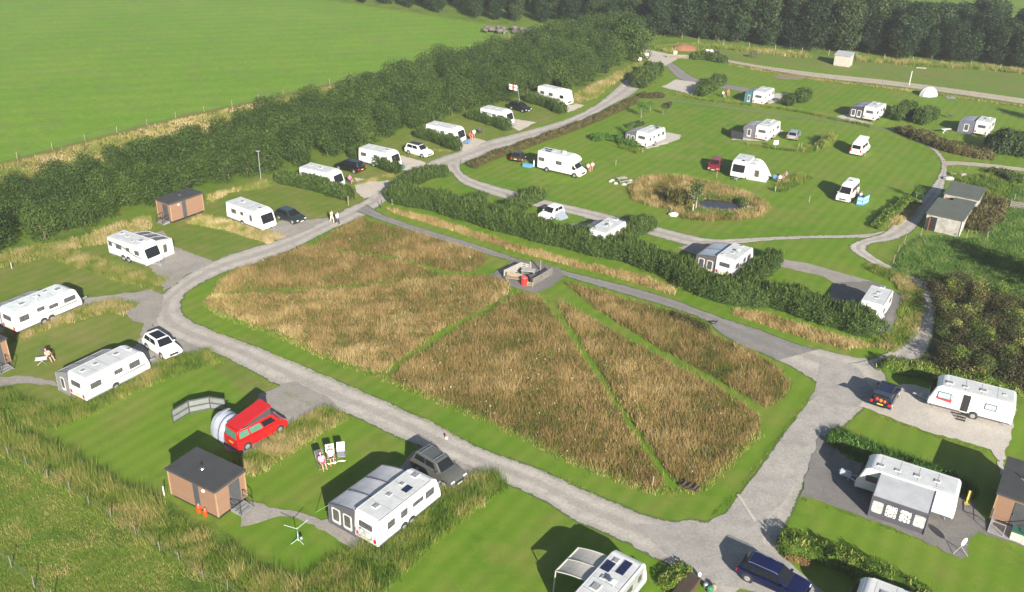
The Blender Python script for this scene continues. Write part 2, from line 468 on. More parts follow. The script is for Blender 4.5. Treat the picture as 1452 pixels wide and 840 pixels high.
strip('lane', GP([(628, 240), (641, 246), (652, 259), (680, 271), (707, 280), (740, 290), (800, 302), (870, 321), (933, 337), (990, 351), (1040, 347), (1090, 342), (1150, 339), (1225, 338), (1270, 334)]),
      GP([(655, 226), (653, 240), (666, 251), (690, 260), (730, 271), (780, 285), (830, 296), (890, 311), (933, 322), (1003, 338), (1050, 338), (1090, 336), (1150, 334), (1225, 332), (1262, 325)]), nz(), road_m, 0.06)
strip('lane', GP([(1200, 516), (1232, 510), (1255, 501), (1282, 483), (1297, 455), (1303, 425), (1298, 403), (1282, 393), (1255, 382), (1229, 370), (1204, 353), (1212, 343), (1249, 331), (1269, 315), (1302, 286), (1321, 263), (1334, 239), (1331, 224), (1318, 210), (1295, 199)]),
      GP([(1245, 522), (1290, 512), (1312, 503), (1322, 480), (1326, 455), (1324, 430), (1316, 403), (1296, 392), (1272, 381), (1249, 369), (1230, 355), (1238, 346), (1272, 340), (1297, 326), (1312, 305), (1339, 268), (1344, 239), (1340, 224), (1322, 208), (1297, 196)]), nz(), road_m, 0.06)
strip('footpath', GP([(1297, 201), (1265, 188), (1225, 180), (1180, 174), (1082, 161), (1000, 150), (925, 141)]), GP([(1296, 197), (1265, 184.5), (1225, 176), (1180, 170.5), (1082, 157.5), (1000, 146.5), (925, 138)]), 0.006, gravelmat('worn_grass_track', (0.15, 0.18, 0.07), (0.18, 0.2, 0.09), (0.11, 0.16, 0.04), mid=0.3))
strip('lane', GP([(1340, 236), (1360, 235), (1400, 238), (1452, 244), (1520, 252)]), GP([(1336, 228), (1360, 229), (1400, 232), (1452, 238), (1520, 245)]), nz(), track_m, 0.06)
strip('farm_track', GP([(1028, 88), (1082, 98), (1155, 110), (1289, 125), (1452, 148), (1560, 166)]), GP([(1032, 85), (1082, 93.5), (1155, 103), (1289, 117.5), (1452, 140), (1560, 157)]), nz(), track_m, 0.1)
strip('lane', GP([(941, 90), (957, 108), (968, 114), (985, 117.5), (1025, 126), (1062, 132)]), GP([(952, 88), (969, 100), (978, 107), (992, 113), (1025, 119), (1062, 125)]), nz(), path_m, 0.05)
sheet('junction', GP([(909, 67), (929, 73), (954, 78), (976, 78), (960, 84), (950, 90), (938, 96), (926, 92), (916, 82)]), nz(), conc_m, 0.1)
sheet('junction', GP([(1080, 745), (1120, 700), (1125, 690), (1165, 640), (1190, 600), (1238, 553), (1215, 520), (1165, 505), (1155, 556), (1092, 646), (1050, 702), (1030, 728), (1003, 742), (960, 742), (900, 745), (960, 800), (1010, 830), (1150, 850), (1180, 850), (1110, 790), (1083, 770)]), nz(), junc_m, 0.08)
sheet('lane_end', GP([(1105, 367), (1150, 375), (1192, 387), (1238, 400), (1236, 408), (1182, 402), (1165, 392), (1105, 378)]), nz(), pad_m, 0.08)

# ---- pitch pads
def pad(pts, m=None, j=0.15):
    return sheet('pitch_pad', GP(pts), nz(), m or pad_m, j, 0.5)

pad([(503, 252), (533, 258), (556, 256), (545, 272), (516, 282), (505, 272)], pale_m)
pad([(560, 222), (571, 221), (606, 232), (584, 246), (565, 240)], pale_m)
pad([(655, 200), (673, 196), (690, 201), (658, 216), (650, 208)], pale_m)
pad([(724, 168), (760, 174), (736, 186), (722, 178)], pale_m)
pad([(798, 148), (813, 146), (829, 150), (806, 160), (796, 156)], pale_m)
pad([(380, 328), (396, 314), (440, 312), (470, 309), (430, 330), (395, 342)])
pad([(160, 360), (175, 340), (230, 328), (247, 351), (290, 366), (302, 372), (266, 390), (232, 414), (225, 398), (212, 380)])
pad([(-30, 470), (20, 430), (118, 424), (213, 412), (233, 420), (222, 462), (190, 455), (150, 430), (110, 440), (25, 478)])
pad([(207, 455), (240, 476), (300, 500), (285, 506), (262, 500), (218, 528), (122, 578), (79, 541), (190, 492), (200, 478)])
pad([(320, 640), (312, 622), (370, 560), (394, 549), (420, 540), (470, 568), (484, 583), (462, 580), (405, 605), (350, 645)])
pad([(-30, 538), (22, 533), (79, 541), (84, 550), (43, 543), (-30, 552)])
pad([(364, 714), (419, 727), (455, 738), (471, 735), (560, 672), (585, 640), (640, 650), (690, 672), (665, 700), (632, 705), (545, 800), (521, 790), (480, 769), (446, 745), (421, 735), (384, 735), (366, 743), (340, 748), (340, 712)], pad_m)
pad([(1214, 575), (1248, 553), (1290, 545), (1440, 580), (1437, 606), (1425, 640), (1422, 660), (1414, 652), (1405, 637), (1327, 617), (1245, 586)], conc_m)
pad([(1413, 655), (1422, 655), (1428, 672), (1420, 674)], conc_m)
pad([(1150, 650), (1163, 617), (1185, 632), (1200, 652), (1350, 700), (1380, 712), (1392, 735), (1452, 750), (1490, 765), (1490, 790), (1389, 756), (1375, 762), (1372, 788), (1362, 792), (1295, 763), (1223, 732), (1160, 711), (1135, 705)], dark_m)
pad([(688, 393), (709, 382), (733, 368), (766, 374), (796, 382), (798, 394), (771, 414), (756, 416), (720, 406)], dark_m)
pad([(1172, 423), (1183, 402), (1237, 399), (1280, 420), (1270, 450), (1262, 475), (1240, 472)], dark_m)  # dark tone here also paints in the caravan's shadow on its pad
pad([(938, 124), (959, 113), (985, 117), (993, 133), (980, 134), (964, 130)], conc_m)
pad([(1097, 109), (1105, 105), (1130, 105), (1144, 111), (1130, 114), (1105, 113)], gravelmat('bare_patch', (0.2, 0.19, 0.11), (0.22, 0.2, 0.13), (0.15, 0.16, 0.07), ruts=False), 0.3)
pad([(898, 204), (919, 212), (965, 198), (965, 192), (945, 188), (940, 198), (918, 207)], conc_m)
pad([(1037, 199), (1088, 201), (1112, 186), (1100, 182), (1085, 196), (1040, 194)], conc_m)
pad([(960, 352), (1000, 342), (1040, 347), (1000, 372), (985, 362)], pad_m)
pad([(1100, 133), (1118, 133), (1120, 139), (1092, 148), (1085, 147)], conc_m)
pad([(1186, 166), (1200, 162), (1215, 170), (1240, 176), (1225, 178), (1198, 172)], conc_m)
pad([(800, 318), (840, 316), (905, 318), (860, 342)], pad_m)
# pond
waterm, n_, b_, o_ = nodes('pond_water')
b_.inputs['Base Color'].default_value = (0.03, 0.028, 0.035, 1); b_.inputs['Roughness'].default_value = 0.12
wn_ = noise(n_, 4, 3, pos(n_)); bp_ = n_.nodes.new('ShaderNodeBump'); bp_.inputs['Strength'].default_value = 0.15; bp_.inputs['Distance'].default_value = 0.03
n_.links.new(wn_.outputs[0], bp_.inputs['Height']); n_.links.new(bp_.outputs[0], b_.inputs['Normal'])
ISLE = GP([(890, 271), (895, 262), (910, 254), (934, 250), (976, 253), (1009, 260), (1033, 267), (1058, 275), (1080, 283), (1091, 296), (1078, 307), (1050, 313), (1009, 314), (985, 313), (962, 309), (947, 297), (923, 293), (900, 286)])
POND = GP([(985, 290), (992, 285), (1003, 283), (1017, 284), (1047, 288), (1068, 291), (1072, 295), (1055, 297), (1045, 300.5), (1025, 299.5), (1005, 297), (990, 294)])
sheet('island_ground', ISLE, 0.012, strawm, 0.1)
sheet('pond', POND, 0.02, waterm, 0.15)
# ================================================================== VEGETATION
M_mead = leafmat('meadow_grass', [(0.0, (0.07, 0.10, 0.018)), (0.28, (0.165, 0.145, 0.036)), (0.5, (0.29, 0.20, 0.076)), (0.75, (0.46, 0.33, 0.14)), (1.0, (0.60, 0.48, 0.24))], 0.3)
M_weed = leafmat('weed_leaves', [(0.0, (0.05, 0.11, 0.012)), (0.35, (0.125, 0.21, 0.022)), (0.6, (0.22, 0.26, 0.045)), (0.82, (0.39, 0.31, 0.12)), (1.0, (0.54, 0.44, 0.24))], 0.3)
M_lush = leafmat('lush_leaves', [(0.0, (0.035, 0.09, 0.012)), (0.5, (0.08, 0.18, 0.025)), (0.85, (0.14, 0.25, 0.04)), (1.0, (0.22, 0.27, 0.09))], 0.3)
M_hedge = leafmat('hedge_leaves', [(0.0, (0.022, 0.042, 0.011)), (0.4, (0.050, 0.090, 0.019)), (0.75, (0.095, 0.15, 0.03)), (1.0, (0.15, 0.205, 0.05))], 0.28)
M_brown = leafmat('bramble_leaves', [(0.0, (0.025, 0.035, 0.012)), (0.35, (0.06, 0.062, 0.022)), (0.6, (0.105, 0.085, 0.034)), (0.85, (0.16, 0.125, 0.05)), (1.0, (0.12, 0.17, 0.035))], 0.22)
M_belt = leafmat('belt_leaves', [(0.0, (0.024, 0.050, 0.011)), (0.4, (0.050, 0.092, 0.018)), (0.75, (0.085, 0.138, 0.026)), (1.0, (0.14, 0.19, 0.045))], 0.3, 0.4)
M_wood = leafmat('wood_leaves', [(0.0, (0.008, 0.020, 0.008)), (0.4, (0.017, 0.038, 0.013)), (0.75, (0.033, 0.062, 0.018)), (1.0, (0.065, 0.092, 0.028))], 0.2, 0.7)
M_bark = plain('bark', (0.10, 0.08, 0.06), 0.9)
M_birch = plain('pale_bark', (0.5, 0.46, 0.4), 0.8, dirt=0.25)


def blades(P_, h, wd, k, tint, lean=0.25, spread=0.12):
    """k narrow blades at each point; returns triangles and tints"""
    n = len(P_)
    p = np.repeat(P_, k, 0) + RNG.normal(0, spread, (n * k, 2))
    hh = np.repeat(h, k) * RNG.uniform(0.6, 1.1, n * k)
    a = RNG.uniform(0, np.pi, n * k); ww = wd * RNG.uniform(0.6, 1.4, n * k) / 2
    l = RNG.normal(0, lean, (n * k, 2)) * hh[:, None] + np.array([-0.08, 0.1]) * hh[:, None]
    V = np.zeros((n * k, 3, 3))
    V[:, 0, :2] = p + np.stack([np.cos(a), np.sin(a)], 1) * ww[:, None]
    V[:, 1, :2] = p - np.stack([np.cos(a), np.sin(a)], 1) * ww[:, None]
    V[:, 2, :2] = p + l; V[:, 2, 2] = hh
    t = np.clip(np.repeat(tint, k) + RNG.normal(0, 0.12, n * k), 0, 1)
    return V, t


def tufts(name, polys, dens, h, wd=0.05, k=4, mat=None, bias=0.5, amp=0.25, sc_=3.0, lean=0.25, label=None, hvar=0.35, spread=0.12, cat=None, cut=None):
    PP = np.concatenate([sample(p, dens) for p in polys])
    if cut is not None:
        PP = PP[~inpoly(PP[:, 0], PP[:, 1], cut)]
    n1 = vnoise(PP, sc_); n2 = vnoise(PP[:, ::-1] + 40, sc_ * 0.3)
    hh = h * (1 + hvar * n2 * 0.7 + hvar * n1 * 0.3)
    V, t = blades(PP, hh, wd, k, bias + amp * (0.6 * n1 + 0.5 * n2), lean, spread)
    o = raw_mesh(name, V, 3, mat or M_mead, t)
    o['kind'] = 'stuff'
    if label: o['label'] = label
    return o


def leaves(Pt, N_, size, jitter=0.9):
    """diamond leaves at points Pt (n,3) with normals near N_"""
    n = len(Pt)
    nn = N_ + RNG.normal(0, jitter, (n, 3)); nn /= np.linalg.norm(nn, axis=1, keepdims=True) + 1e-9
    r = RNG.normal(size=(n, 3)); u = np.cross(nn, r); u /= np.linalg.norm(u, axis=1, keepdims=True) + 1e-9
    v = np.cross(nn, u); s = size * RNG.uniform(0.6, 1.4, n)[:, None]
    V = np.stack([Pt + u * s, Pt + v * s * 0.55, Pt - u * s, Pt - v * s * 0.55], 1)
    return V


def hedge(name, pts, wid, hgt, label, cat, mat=None, dens=70, size=0.13, bias=0.5, group=None, rough=0.25, sprout=0.3, zoff=0):
    L = resample(smooth_line(pts, 3), 200)
    d = np.r_[0, np.cumsum(np.hypot(*np.diff(L, axis=0).T))]; T = d[-1]
    tx = np.gradient(L[:, 0]); ty = np.gradient(L[:, 1]); q = np.hypot(tx, ty); tx /= q; ty /= q
    n = int(T * (2 * hgt + wid) * dens)
    s = RNG.uniform(0, T, n); a = RNG.uniform(0, np.pi, n)
    # superellipse half profile
    e = 0.45
    cy_ = np.sign(np.cos(a)) * np.abs(np.cos(a)) ** e; cz = np.abs(np.sin(a)) ** e
    # vary along the length
    ph = RNG.uniform(0, 6, 6)
    def wob(s_, i): return np.sin(s_ * 0.9 + ph[i]) * 0.5 + np.sin(s_ * 2.3 + ph[i + 1]) * 0.3 + np.sin(s_ * 5.1 + ph[i + 2]) * 0.2
    endf = np.clip(np.minimum(s, T - s) / (wid * 0.5), 0, 1) ** 0.5
    hw = wid / 2 * (1 + rough * wob(s, 0)) * (0.35 + 0.65 * endf); hh = hgt * (1 + rough * 0.8 * wob(s, 3)) * (0.45 + 0.55 * endf)
    dep = 1 - np.abs(RNG.normal(0, 0.13, n)); dep[RNG.uniform(size=n) < 0.06] += 0.12
    yy = cy_ * hw * dep; zz = cz * hh * dep * 0.97 + 0.03
    cx = np.interp(s, d, L[:, 0]); cyy = np.interp(s, d, L[:, 1]); nx = -np.interp(s, d, ty); ny = np.interp(s, d, tx)
    Pt = np.stack([cx + nx * yy, cyy + ny * yy, zz], 1)
    Nn = np.stack([nx * cy_, ny * cy_, cz + 0.35], 1)
    V = leaves(Pt, Nn, size, 0.75)
    cl = np.sin(s * 1.7 + yy * 2) * 0.5 + np.sin(s * 4.3 + zz * 5 + yy * 3 + ph[0]) * 0.5
    t = np.clip(bias + 0.16 * cl + RNG.normal(0, 0.16, n), 0, 1)
    # upright shoots
    m = int(T * wid * dens * sprout * 0.5)
    if m:
        s2 = RNG.uniform(0, T, m); y2 = RNG.uniform(-1, 1, m) * wid * 0.42
        ef = np.clip(np.minimum(s2, T - s2) / (wid * 0.5), 0, 1) ** 0.5
        h2 = hgt * (1 + rough * 0.8 * wob(s2, 3)) * (0.45 + 0.55 * ef)
        bx = np.interp(s2, d, L[:, 0]) - np.interp(s2, d, ty) * y2; by = np.interp(s2, d, L[:, 1]) + np.interp(s2, d, tx) * y2
        aa = RNG.uniform(0, np.pi, m); up = RNG.uniform(0.12, 0.5, m) * min(hgt, 2.0) * 0.5
        V2 = np.zeros((m, 4, 3)); c_ = np.stack([np.cos(aa), np.sin(aa)], 1) * 0.05
        V2[:, 0] = np.c_[np.stack([bx, by], 1) - c_, h2 * 0.8]; V2[:, 1] = np.c_[np.stack([bx, by], 1) + c_, h2 * 0.8]
        tp = np.stack([bx, by], 1) + RNG.normal(0, 0.1, (m, 2))
        V2[:, 2] = np.c_[tp + c_ * .5, h2 * 0.9 + up]; V2[:, 3] = np.c_[tp - c_ * .5, h2 * 0.9 + up]
        V = np.concatenate([V, V2]); t = np.r_[t, np.clip(bias + 0.2 + RNG.normal(0, 0.15, m), 0, 1)]
    # solid core in a darker leaf tint, closes gaps between leaves
    K = max(6, int(T / 0.8)); S = np.linspace(wid * 0.25, max(T - wid * 0.25, wid * 0.26), K); Q = []
    prof = [(-0.62, 0), (-0.66, 0.5), (-0.4, 0.76), (0.4, 0.76), (0.66, 0.5), (0.62, 0)]
    ring = []
    for s_ in S:
        x0, y0 = np.interp(s_, d, L[:, 0]), np.interp(s_, d, L[:, 1]); nx_, ny_ = -np.interp(s_, d, ty), np.interp(s_, d, tx)
        ef = min(1, min(s_, T - s_) / (wid * 0.5)) ** 0.5
        w_ = wid / 2 * (1 + rough * wob(s_, 0)) * (0.35 + 0.65 * ef); h_ = hgt * (1 + rough * 0.8 * wob(s_, 3)) * (0.45 + 0.55 * ef)
        ring.append([(x0 + nx_ * a_ * w_, y0 + ny_ * a_ * w_, b_ * h_) for a_, b_ in prof])
    for r0, r1 in zip(ring, ring[1:]):
        for i in range(5): Q.append([r0[i], r0[i + 1], r1[i + 1], r1[i]])
    for r_ in (ring[0], ring[-1]):
        Q.append([r_[0], r_[1], r_[4], r_[5]]); Q.append([r_[1], r_[2], r_[3], r_[4]])
    V = np.concatenate([V, np.array(Q)]); t = np.r_[t, np.full(len(Q), max(0, bias - 0.25))]
    if zoff: V[..., 2] += zoff
    o = raw_mesh(name, V, 4, mat or M_hedge, t)
    return tag(o, label, cat, group)


def crown_data(rad, hgt, base, nl=9, n=900, size=0.3, shape='round', seed=0):
    rg = np.random.default_rng(seed)
    Vs, ts = [], []
    for i in range(nl):
        f = i / max(1, nl - 1)
        a = rg.uniform(0, 6.28); z = base + (hgt - base) * (0.15 + 0.75 * f)
        if shape == 'cone': rr = rad * (1 - 0.72 * f); lr = rad * (0.62 - 0.3 * f)
        else: rr = rad * math.sin(math.pi * min(0.95, 0.25 + 0.65 * f)) * 0.75; lr = rad * rg.uniform(0.42, 0.62)
        c = np.array([math.cos(a) * rr * rg.uniform(.3, .9), math.sin(a) * rr * rg.uniform(.3, .9), z])
        if i == nl - 1: c[:2] *= 0.2; c[2] = hgt - lr * 0.8
        m = n // nl
        dv = rg.normal(size=(m, 3)); dv /= np.linalg.norm(dv, axis=1, keepdims=True)
        r_ = lr * (1 - np.abs(rg.normal(0, 0.18, m)) + (rg.uniform(size=m) < 0.1) * 0.25)
        sz = 1.15 if shape == 'cone' else 0.85
        Pt = c + dv * r_[:, None] * np.array([1, 1, sz])
        Pt[:, 2] = np.maximum(Pt[:, 2], base * 0.6 + 0.05)
        Vs.append(leaves(Pt, dv + np.array([0, 0, .3]), size, 0.6)); ts.append(np.clip(0.45 + rg.normal(0, 0.1) + 0.2 * dv[:, 2] * 0 + rg.normal(0, 0.17, m), 0, 1))
    return np.concatenate(Vs), np.concatenate(ts)


def tree_proto(name, rad, hgt, base, mat, n, size, nl=9, shape='round', seed=0, bark=None, limbs=4, tr=None):
    V, t = crown_data(rad, hgt, base, nl, n, size, shape, seed)
    root = bpy.data.objects.new(name, None); root.empty_display_size = 0.5
    root['category'] = 'tree'
    cr = raw_mesh('crown', V, 4, mat, t); C.objects.unlink(cr); cr.parent = root
    mb = MB(); tr = tr or rad * 0.07
    top = base + (hgt - base) * 0.6
    mb.tube((0, 0, -0.1), (rad * .03, 0, base), tr, tr * 0.75).tube((rad * .03, 0, base), (0, rad * .03, top), tr * 0.75, tr * 0.3)
    rg = random.Random(seed)
    for i in range(limbs):
        a = i * 6.28 / limbs + rg.uniform(-.4, .4); z0 = base + (top - base) * rg.uniform(0, .6)
        mb.tube((0, 0, z0), (math.cos(a) * rad * .6, math.sin(a) * rad * .6, z0 + (hgt - base) * .28), tr * 0.4, tr * 0.12, 6)
    tk = mb.build('trunk', bark or M_bark, None, smooth=True); C.objects.unlink(tk); tk.parent = root
    return root, [cr, tk]


def plant(proto, x, y, s=1.0, rz=0.0, label=None, group=None, cat='tree', sz=None):
    root, ch = proto
    r_ = root.copy(); C.objects.link(r_); r_.location = (x, y, 0); r_.scale = (s, s, sz or s); r_.rotation_euler = (0, 0, rz)
    tag(r_, label, cat, group)
    for c in ch:
        d = c.copy(); C.objects.link(d); d.parent = r_
    return r_


def scatter_pts(poly, dist, tries=9000):
    p = np.asarray(poly); lo, hi = p.min(0), p.max(0); out = []
    X_ = RNG.uniform(lo, hi, (tries, 2)); k = inpoly(X_[:, 0], X_[:, 1], p)
    for q in X_[k]:
        if all((q[0] - a) ** 2 + (q[1] - b) ** 2 > dist * dist for a, b in out): out.append((q[0], q[1]))
    return out


# ---- shelter belt
belt_poly = GP([(-110, 388), (0, 358), (43, 346), (117, 330), (167, 309), (220, 292), (300, 266), (360, 250), (430, 234), (493, 212), (587, 180), (660, 159), (730, 142), (813, 124), (860, 100), (895, 82), (912, 66), (880, 52), (830, 55), (760, 72), (690, 92), (607, 112), (547, 132), (437, 166), (350, 192), (277, 215), (227, 232), (117, 258), (50, 280), (-110, 325)])
protos = [tree_proto('belt_tree', 2.4 + .25 * (i % 2), (4.0, 4.5, 4.2, 4.9, 4.1, 4.4)[i], 0.15, M_belt, 4600, 0.11, 18, 'round', i + 1) for i in range(6)]
pts = scatter_pts(belt_poly, 2.5)
big = []
for i, (x, y) in enumerate(pts[:298]):
    f = min(1.0, max(0.0, (y - 120) / 120))
    s = random.uniform(0.9, 1.1) * (1 + 0.36 * f)
    plant(protos[i % 6], x, y, s, random.uniform(0, 6.28), 'young broadleaf tree with dense green crown in the shelter belt beside the field', 'young trees of the shelter belt')
print('belt trees', len(pts))
# ---- woods
wprot = [tree_proto('woodland_tree', 3.9, (12.5, 14, 11, 13, 10)[i], 0.4, M_wood, 5200, 0.26, 24, 'round', 20 + i) for i in range(5)]
wood = GP([(922, 60), (950, 55), (987, 56), (1083, 65), (1150, 73), (1209, 77), (1269, 84), (1392, 92), (1520, 108), (1520, 70), (1300, 52), (1200, 40), (1000, 25), (930, 35)])
wp = scatter_pts(wood, 4.3)
for i, (x, y) in enumerate(wp):
    plant(wprot[i % 5], x, y, random.uniform(0.7, 1.12) * (0.9 if x > 95 else 1), random.uniform(0, 6.28), 'tall dark tree in the wood behind the paddock', 'trees of the dark wood')
fw = GP([(440, -8), (536, 8), (618, 19), (698, 30), (760, 34), (850, 42), (925, 50), (925, 10), (850, -5), (700, -12), (560, -18)])
fp = scatter_pts(fw, 5.6)
for i, (x, y) in enumerate(fp):
    plant(wprot[i % 5], x, y, random.uniform(0.5, 0.68) + 0.4 * max(0, (x + 0) / 90), random.uniform(0, 6.28), 'hazy dark tree in the wood beyond the pasture', 'trees beyond the pasture')
print('wood', len(wp), len(fp))

# ---- meadow plots
MEAD = [
    [(510, 311), (593, 333), (650, 350), (687, 361), (690, 370), (670, 386), (633, 384), (560, 364), (450, 350), (458, 341)],
    [(438, 352), (560, 371), (626, 390), (545, 399), (493, 404), (360, 412), (306, 415), (310, 402), (345, 383), (385, 367)],
    [(298, 421), (360, 418), (493, 411), (640, 393), (700, 394), (719, 402), (722, 416), (680, 440), (627, 466), (575, 503), (547, 527), (530, 528), (460, 503), (393, 470), (330, 450), (292, 432)],
    [(742, 418), (763, 421), (778, 440), (850, 545), (930, 668), (940, 690), (922, 692), (850, 665), (800, 645), (720, 605), (640, 570), (570, 545), (556, 536), (582, 515), (650, 470), (733, 421)],
    [(790, 428), (820, 442), (875, 475), (945, 514), (1020, 554), (1076, 592), (1074, 610), (1000, 683), (985, 692), (962, 687), (950, 672), (870, 555)],
    [(801, 401), (853, 416), (907, 432), (953, 444), (987, 460), (1010, 477), (1060, 498), (1102, 522), (1120, 545), (1112, 562), (1088, 578), (1030, 545), (953, 503), (885, 463), (835, 430)],
]
MP = [GP(p) for p in MEAD]
for p in MP: sheet('meadow_ground', p, 0.009, strawm, 0.15)
for i_, (p_, b_, a_) in enumerate(zip(MP, (.50, .55, .58, .52, .50, .45), (.28, .26, .26, .26, .26, .28))):
    tufts('meadow_grass', [p_], 34, 0.48, 0.042, 6, M_mead, b_, a_, 3.2, 0.35, ['meadow grass of the uppermost plot by the footpath', 'meadow grass of the narrow left plot', 'tan meadow grass of the large left plot', 'brown meadow grass of the middle wedge', 'meadow grass of the wedge pointing to the lower right', 'olive meadow grass of the right plot beside the footpath'][i_], spread=0.18, hvar=.55)
tufts('meadow_regrowth', MP, 11, 0.34, 0.05, 6, M_weed, 0.30, 0.25, 2.2, 0.4, 'green regrowth among the dry meadow grass', spread=0.22)
tufts('meadow_grass_clumps', MP, 1.6, 0.68, 0.05, 12, M_mead, 0.36, 0.34, 2.4, 0.3, 'darker brown seeding clumps standing in the meadow', spread=0.25)
_q = np.concatenate([sample(p_, 0.35) for p_ in MP]); _n = len(_q)
raw_mesh('meadow_flowers', leaves(np.c_[_q, RNG.uniform(.35, .55, _n)], np.tile([0, -.3, 1.0], (_n, 1)), .055, .3), 4, plain('seed_heads', (.62, .60, .5), .8))['kind'] = 'stuff'

# ring of green longer grass along plot edges
def ring(poly, d):
    c = np.mean(poly, 0); out = []
    for i, p in enumerate(poly):
        a, b = Vector(poly[i - 1]), Vector(poly[(i + 1) % len(poly)]); t = (b - a).normalized(); nn = Vector((t.y, -t.x))
        q = Vector(p)
        if (q + nn - Vector(c)).length < (q - nn - Vector(c)).length: nn = -nn
        out.append(tuple(q + nn * d))
    return out
# ---- verges
def band(pts, wd):
    L = [Vector(p) for p in GP(pts)]; l, r = [], []
    for i, p in enumerate(L):
        t = (L[min(i + 1, len(L) - 1)] - L[max(i - 1, 0)]).normalized(); nn = Vector((-t.y, t.x))
        w_ = wd[i] if isinstance(wd, (list, tuple)) else wd
        l.append(tuple(p + nn * w_ / 2)); r.append(tuple(p - nn * w_ / 2))
    return l + r[::-1]

tufts('verge_grass', [GP([(548, 296), (620, 312), (660, 326), (730, 348), (830, 376), (903, 390), (955, 410), (960, 420), (900, 402), (840, 385), (730, 357), (640, 327), (560, 303)]),
                      GP([(1040, 440), (1090, 447), (1159, 469), (1222, 488), (1252, 492), (1200, 496), (1140, 480), (1085, 462), (1040, 447)])],
      40, 0.45, 0.045, 5, M_mead, 0.64, 0.3, 2, 0.4, 'straw coloured long grass below the dark clipped hedge')
tufts('bank_grass', [band([(1252, 496), (1284, 474), (1300, 440), (1296, 410), (1272, 392), (1240, 377)], [2.2, 2, 1.6, 2, 1.8, 1]),
                     GP([(1180, 499), (1215, 485), (1262, 478), (1285, 440), (1298, 415), (1285, 395), (1235, 375), (1222, 380), (1270, 402), (1282, 425), (1268, 470), (1240, 480)])],
      40, 0.45, 0.045, 5, M_weed, 0.55, 0.38, 1.4, 0.4, 'rough mixed grass on the bend of the lane')
tufts('margin_grass', [GP([(-60, 245), (0, 236), (133, 201), (260, 169), (370, 146), (547, 106), (640, 81), (722, 58), (740, 64), (640, 92), (560, 118), (430, 162), (277, 205), (117, 248), (0, 290), (-60, 305)])],
      7.0, 0.4, 0.09, 5, M_weed, 0.50, 0.32, 8, 0.4, 'dry brown grass margin between pasture and shelter belt')
tufts('belt_edge_grass', [GP([(-20, 366), (43, 352), (117, 338), (167, 318), (215, 306), (215, 325), (160, 345), (110, 352), (40, 372), (-20, 385)]),
                          GP([(295, 278), (380, 257), (392, 262), (370, 268), (330, 273), (296, 290)]), GP([(800, 142), (860, 112), (905, 88), (912, 90), (885, 108), (845, 140), (810, 150)])],
      20, 0.5, 0.06, 5, M_weed, 0.68, 0.32, 3, 0.35, 'pale dry grass at the foot of the shelter belt')
# rough dividers between the left pitches
DIV = [([(60, 352), (110, 368), (165, 388), (228, 404)], 2.6, 0.8, .68), ([(275, 312), (330, 322), (392, 341)], 2.6, 0.8, .72),
       ([(-20, 490), (60, 462), (105, 448), (160, 434), (185, 440)], 2.6, 0.85, .62), ([(55, 600), (105, 585), (170, 552), (240, 524), (305, 505)], 3.0, 0.9, .6),
       ([(345, 668), (390, 640), (430, 612), (480, 586)], 2.8, 0.95, .62), ([(-10, 560), (30, 580), (70, 600)], 2.2, .9, .45),
       ([(500, 262), (530, 256), (560, 250)], 1.0, .6, .6), ([(585, 222), (612, 214), (650, 216)], .8, .5, .6)]
for i, (p, wd, h_, b_) in enumerate(DIV):
    tufts('divider_grass', [band(p, wd)], 46, h_ * .62, 0.036, 6, M_weed, b_ - .04, 0.42, 1.2, 0.4,
          ['rough dry grass strip beside the twin window caravan with grey awning', 'dry grass strip in front of the pale caravan by the dark car', 'rough grass strip below the leftmost caravan', 'rough grass strip between the white car and the red van lawn', 'dry rough strip behind the red campervan', 'rough grass corner at the left edge of the picture', 'grass strip beside the black car', 'grass strip beside the white far car'][i], spread=0.15)
tufts('divider_grass', [band([(470, 850), (540, 795), (600, 748), (650, 710), (700, 682), (712, 678)], [5.5, 4.2, 3.6, 3.4, 2.8, 1.2])],
      48, 0.62, 0.036, 6, M_weed, 0.42, 0.45, 1.2, 0.4, 'lush weeds and grass beside the large near caravan', spread=0.15)
# weed bank at the lower left
BANK = GP([(-60, 580), (0, 600), (40, 626), (93, 647), (133, 678), (173, 696), (232, 722), (268, 748), (300, 764), (325, 800), (375, 824), (455, 848), (520, 840), (500, 870), (340, 862), (227, 787), (158, 742), (100, 702), (39, 666), (0, 648), (-60, 642)])
tufts('weed_bank_plants', [BANK], 46, 0.5, 0.034, 6, M_weed, 0.62, 0.45, 1.6, 0.42, 'tall tan and green weeds on the bank behind the small hut', spread=0.2)
tufts('weed_bank_stems', [band([(-40, 590), (0, 606), (40, 632), (93, 653), (133, 684), (173, 702), (226, 722)], 1.3), band([(318, 790), (345, 812), (380, 830), (455, 855), (500, 848), (530, 830)], 1.6)],
      16, 1.0, 0.036, 9, M_weed, 0.46, 0.4, 0.9, 0.22, 'tallest dark nettles along the edge of the lower lawns', spread=0.25)
tufts('pasture_tussocks', [GP([(-60, 650), (0, 656), (39, 674), (100, 710), (158, 750), (227, 795), (290, 840), (320, 870), (-60, 900)])],
      30, 0.20, 0.035, 6, M_weed, 0.40, 0.34, 1.4, 0.6, 'tussocky green pasture at the lower left corner', spread=0.18)
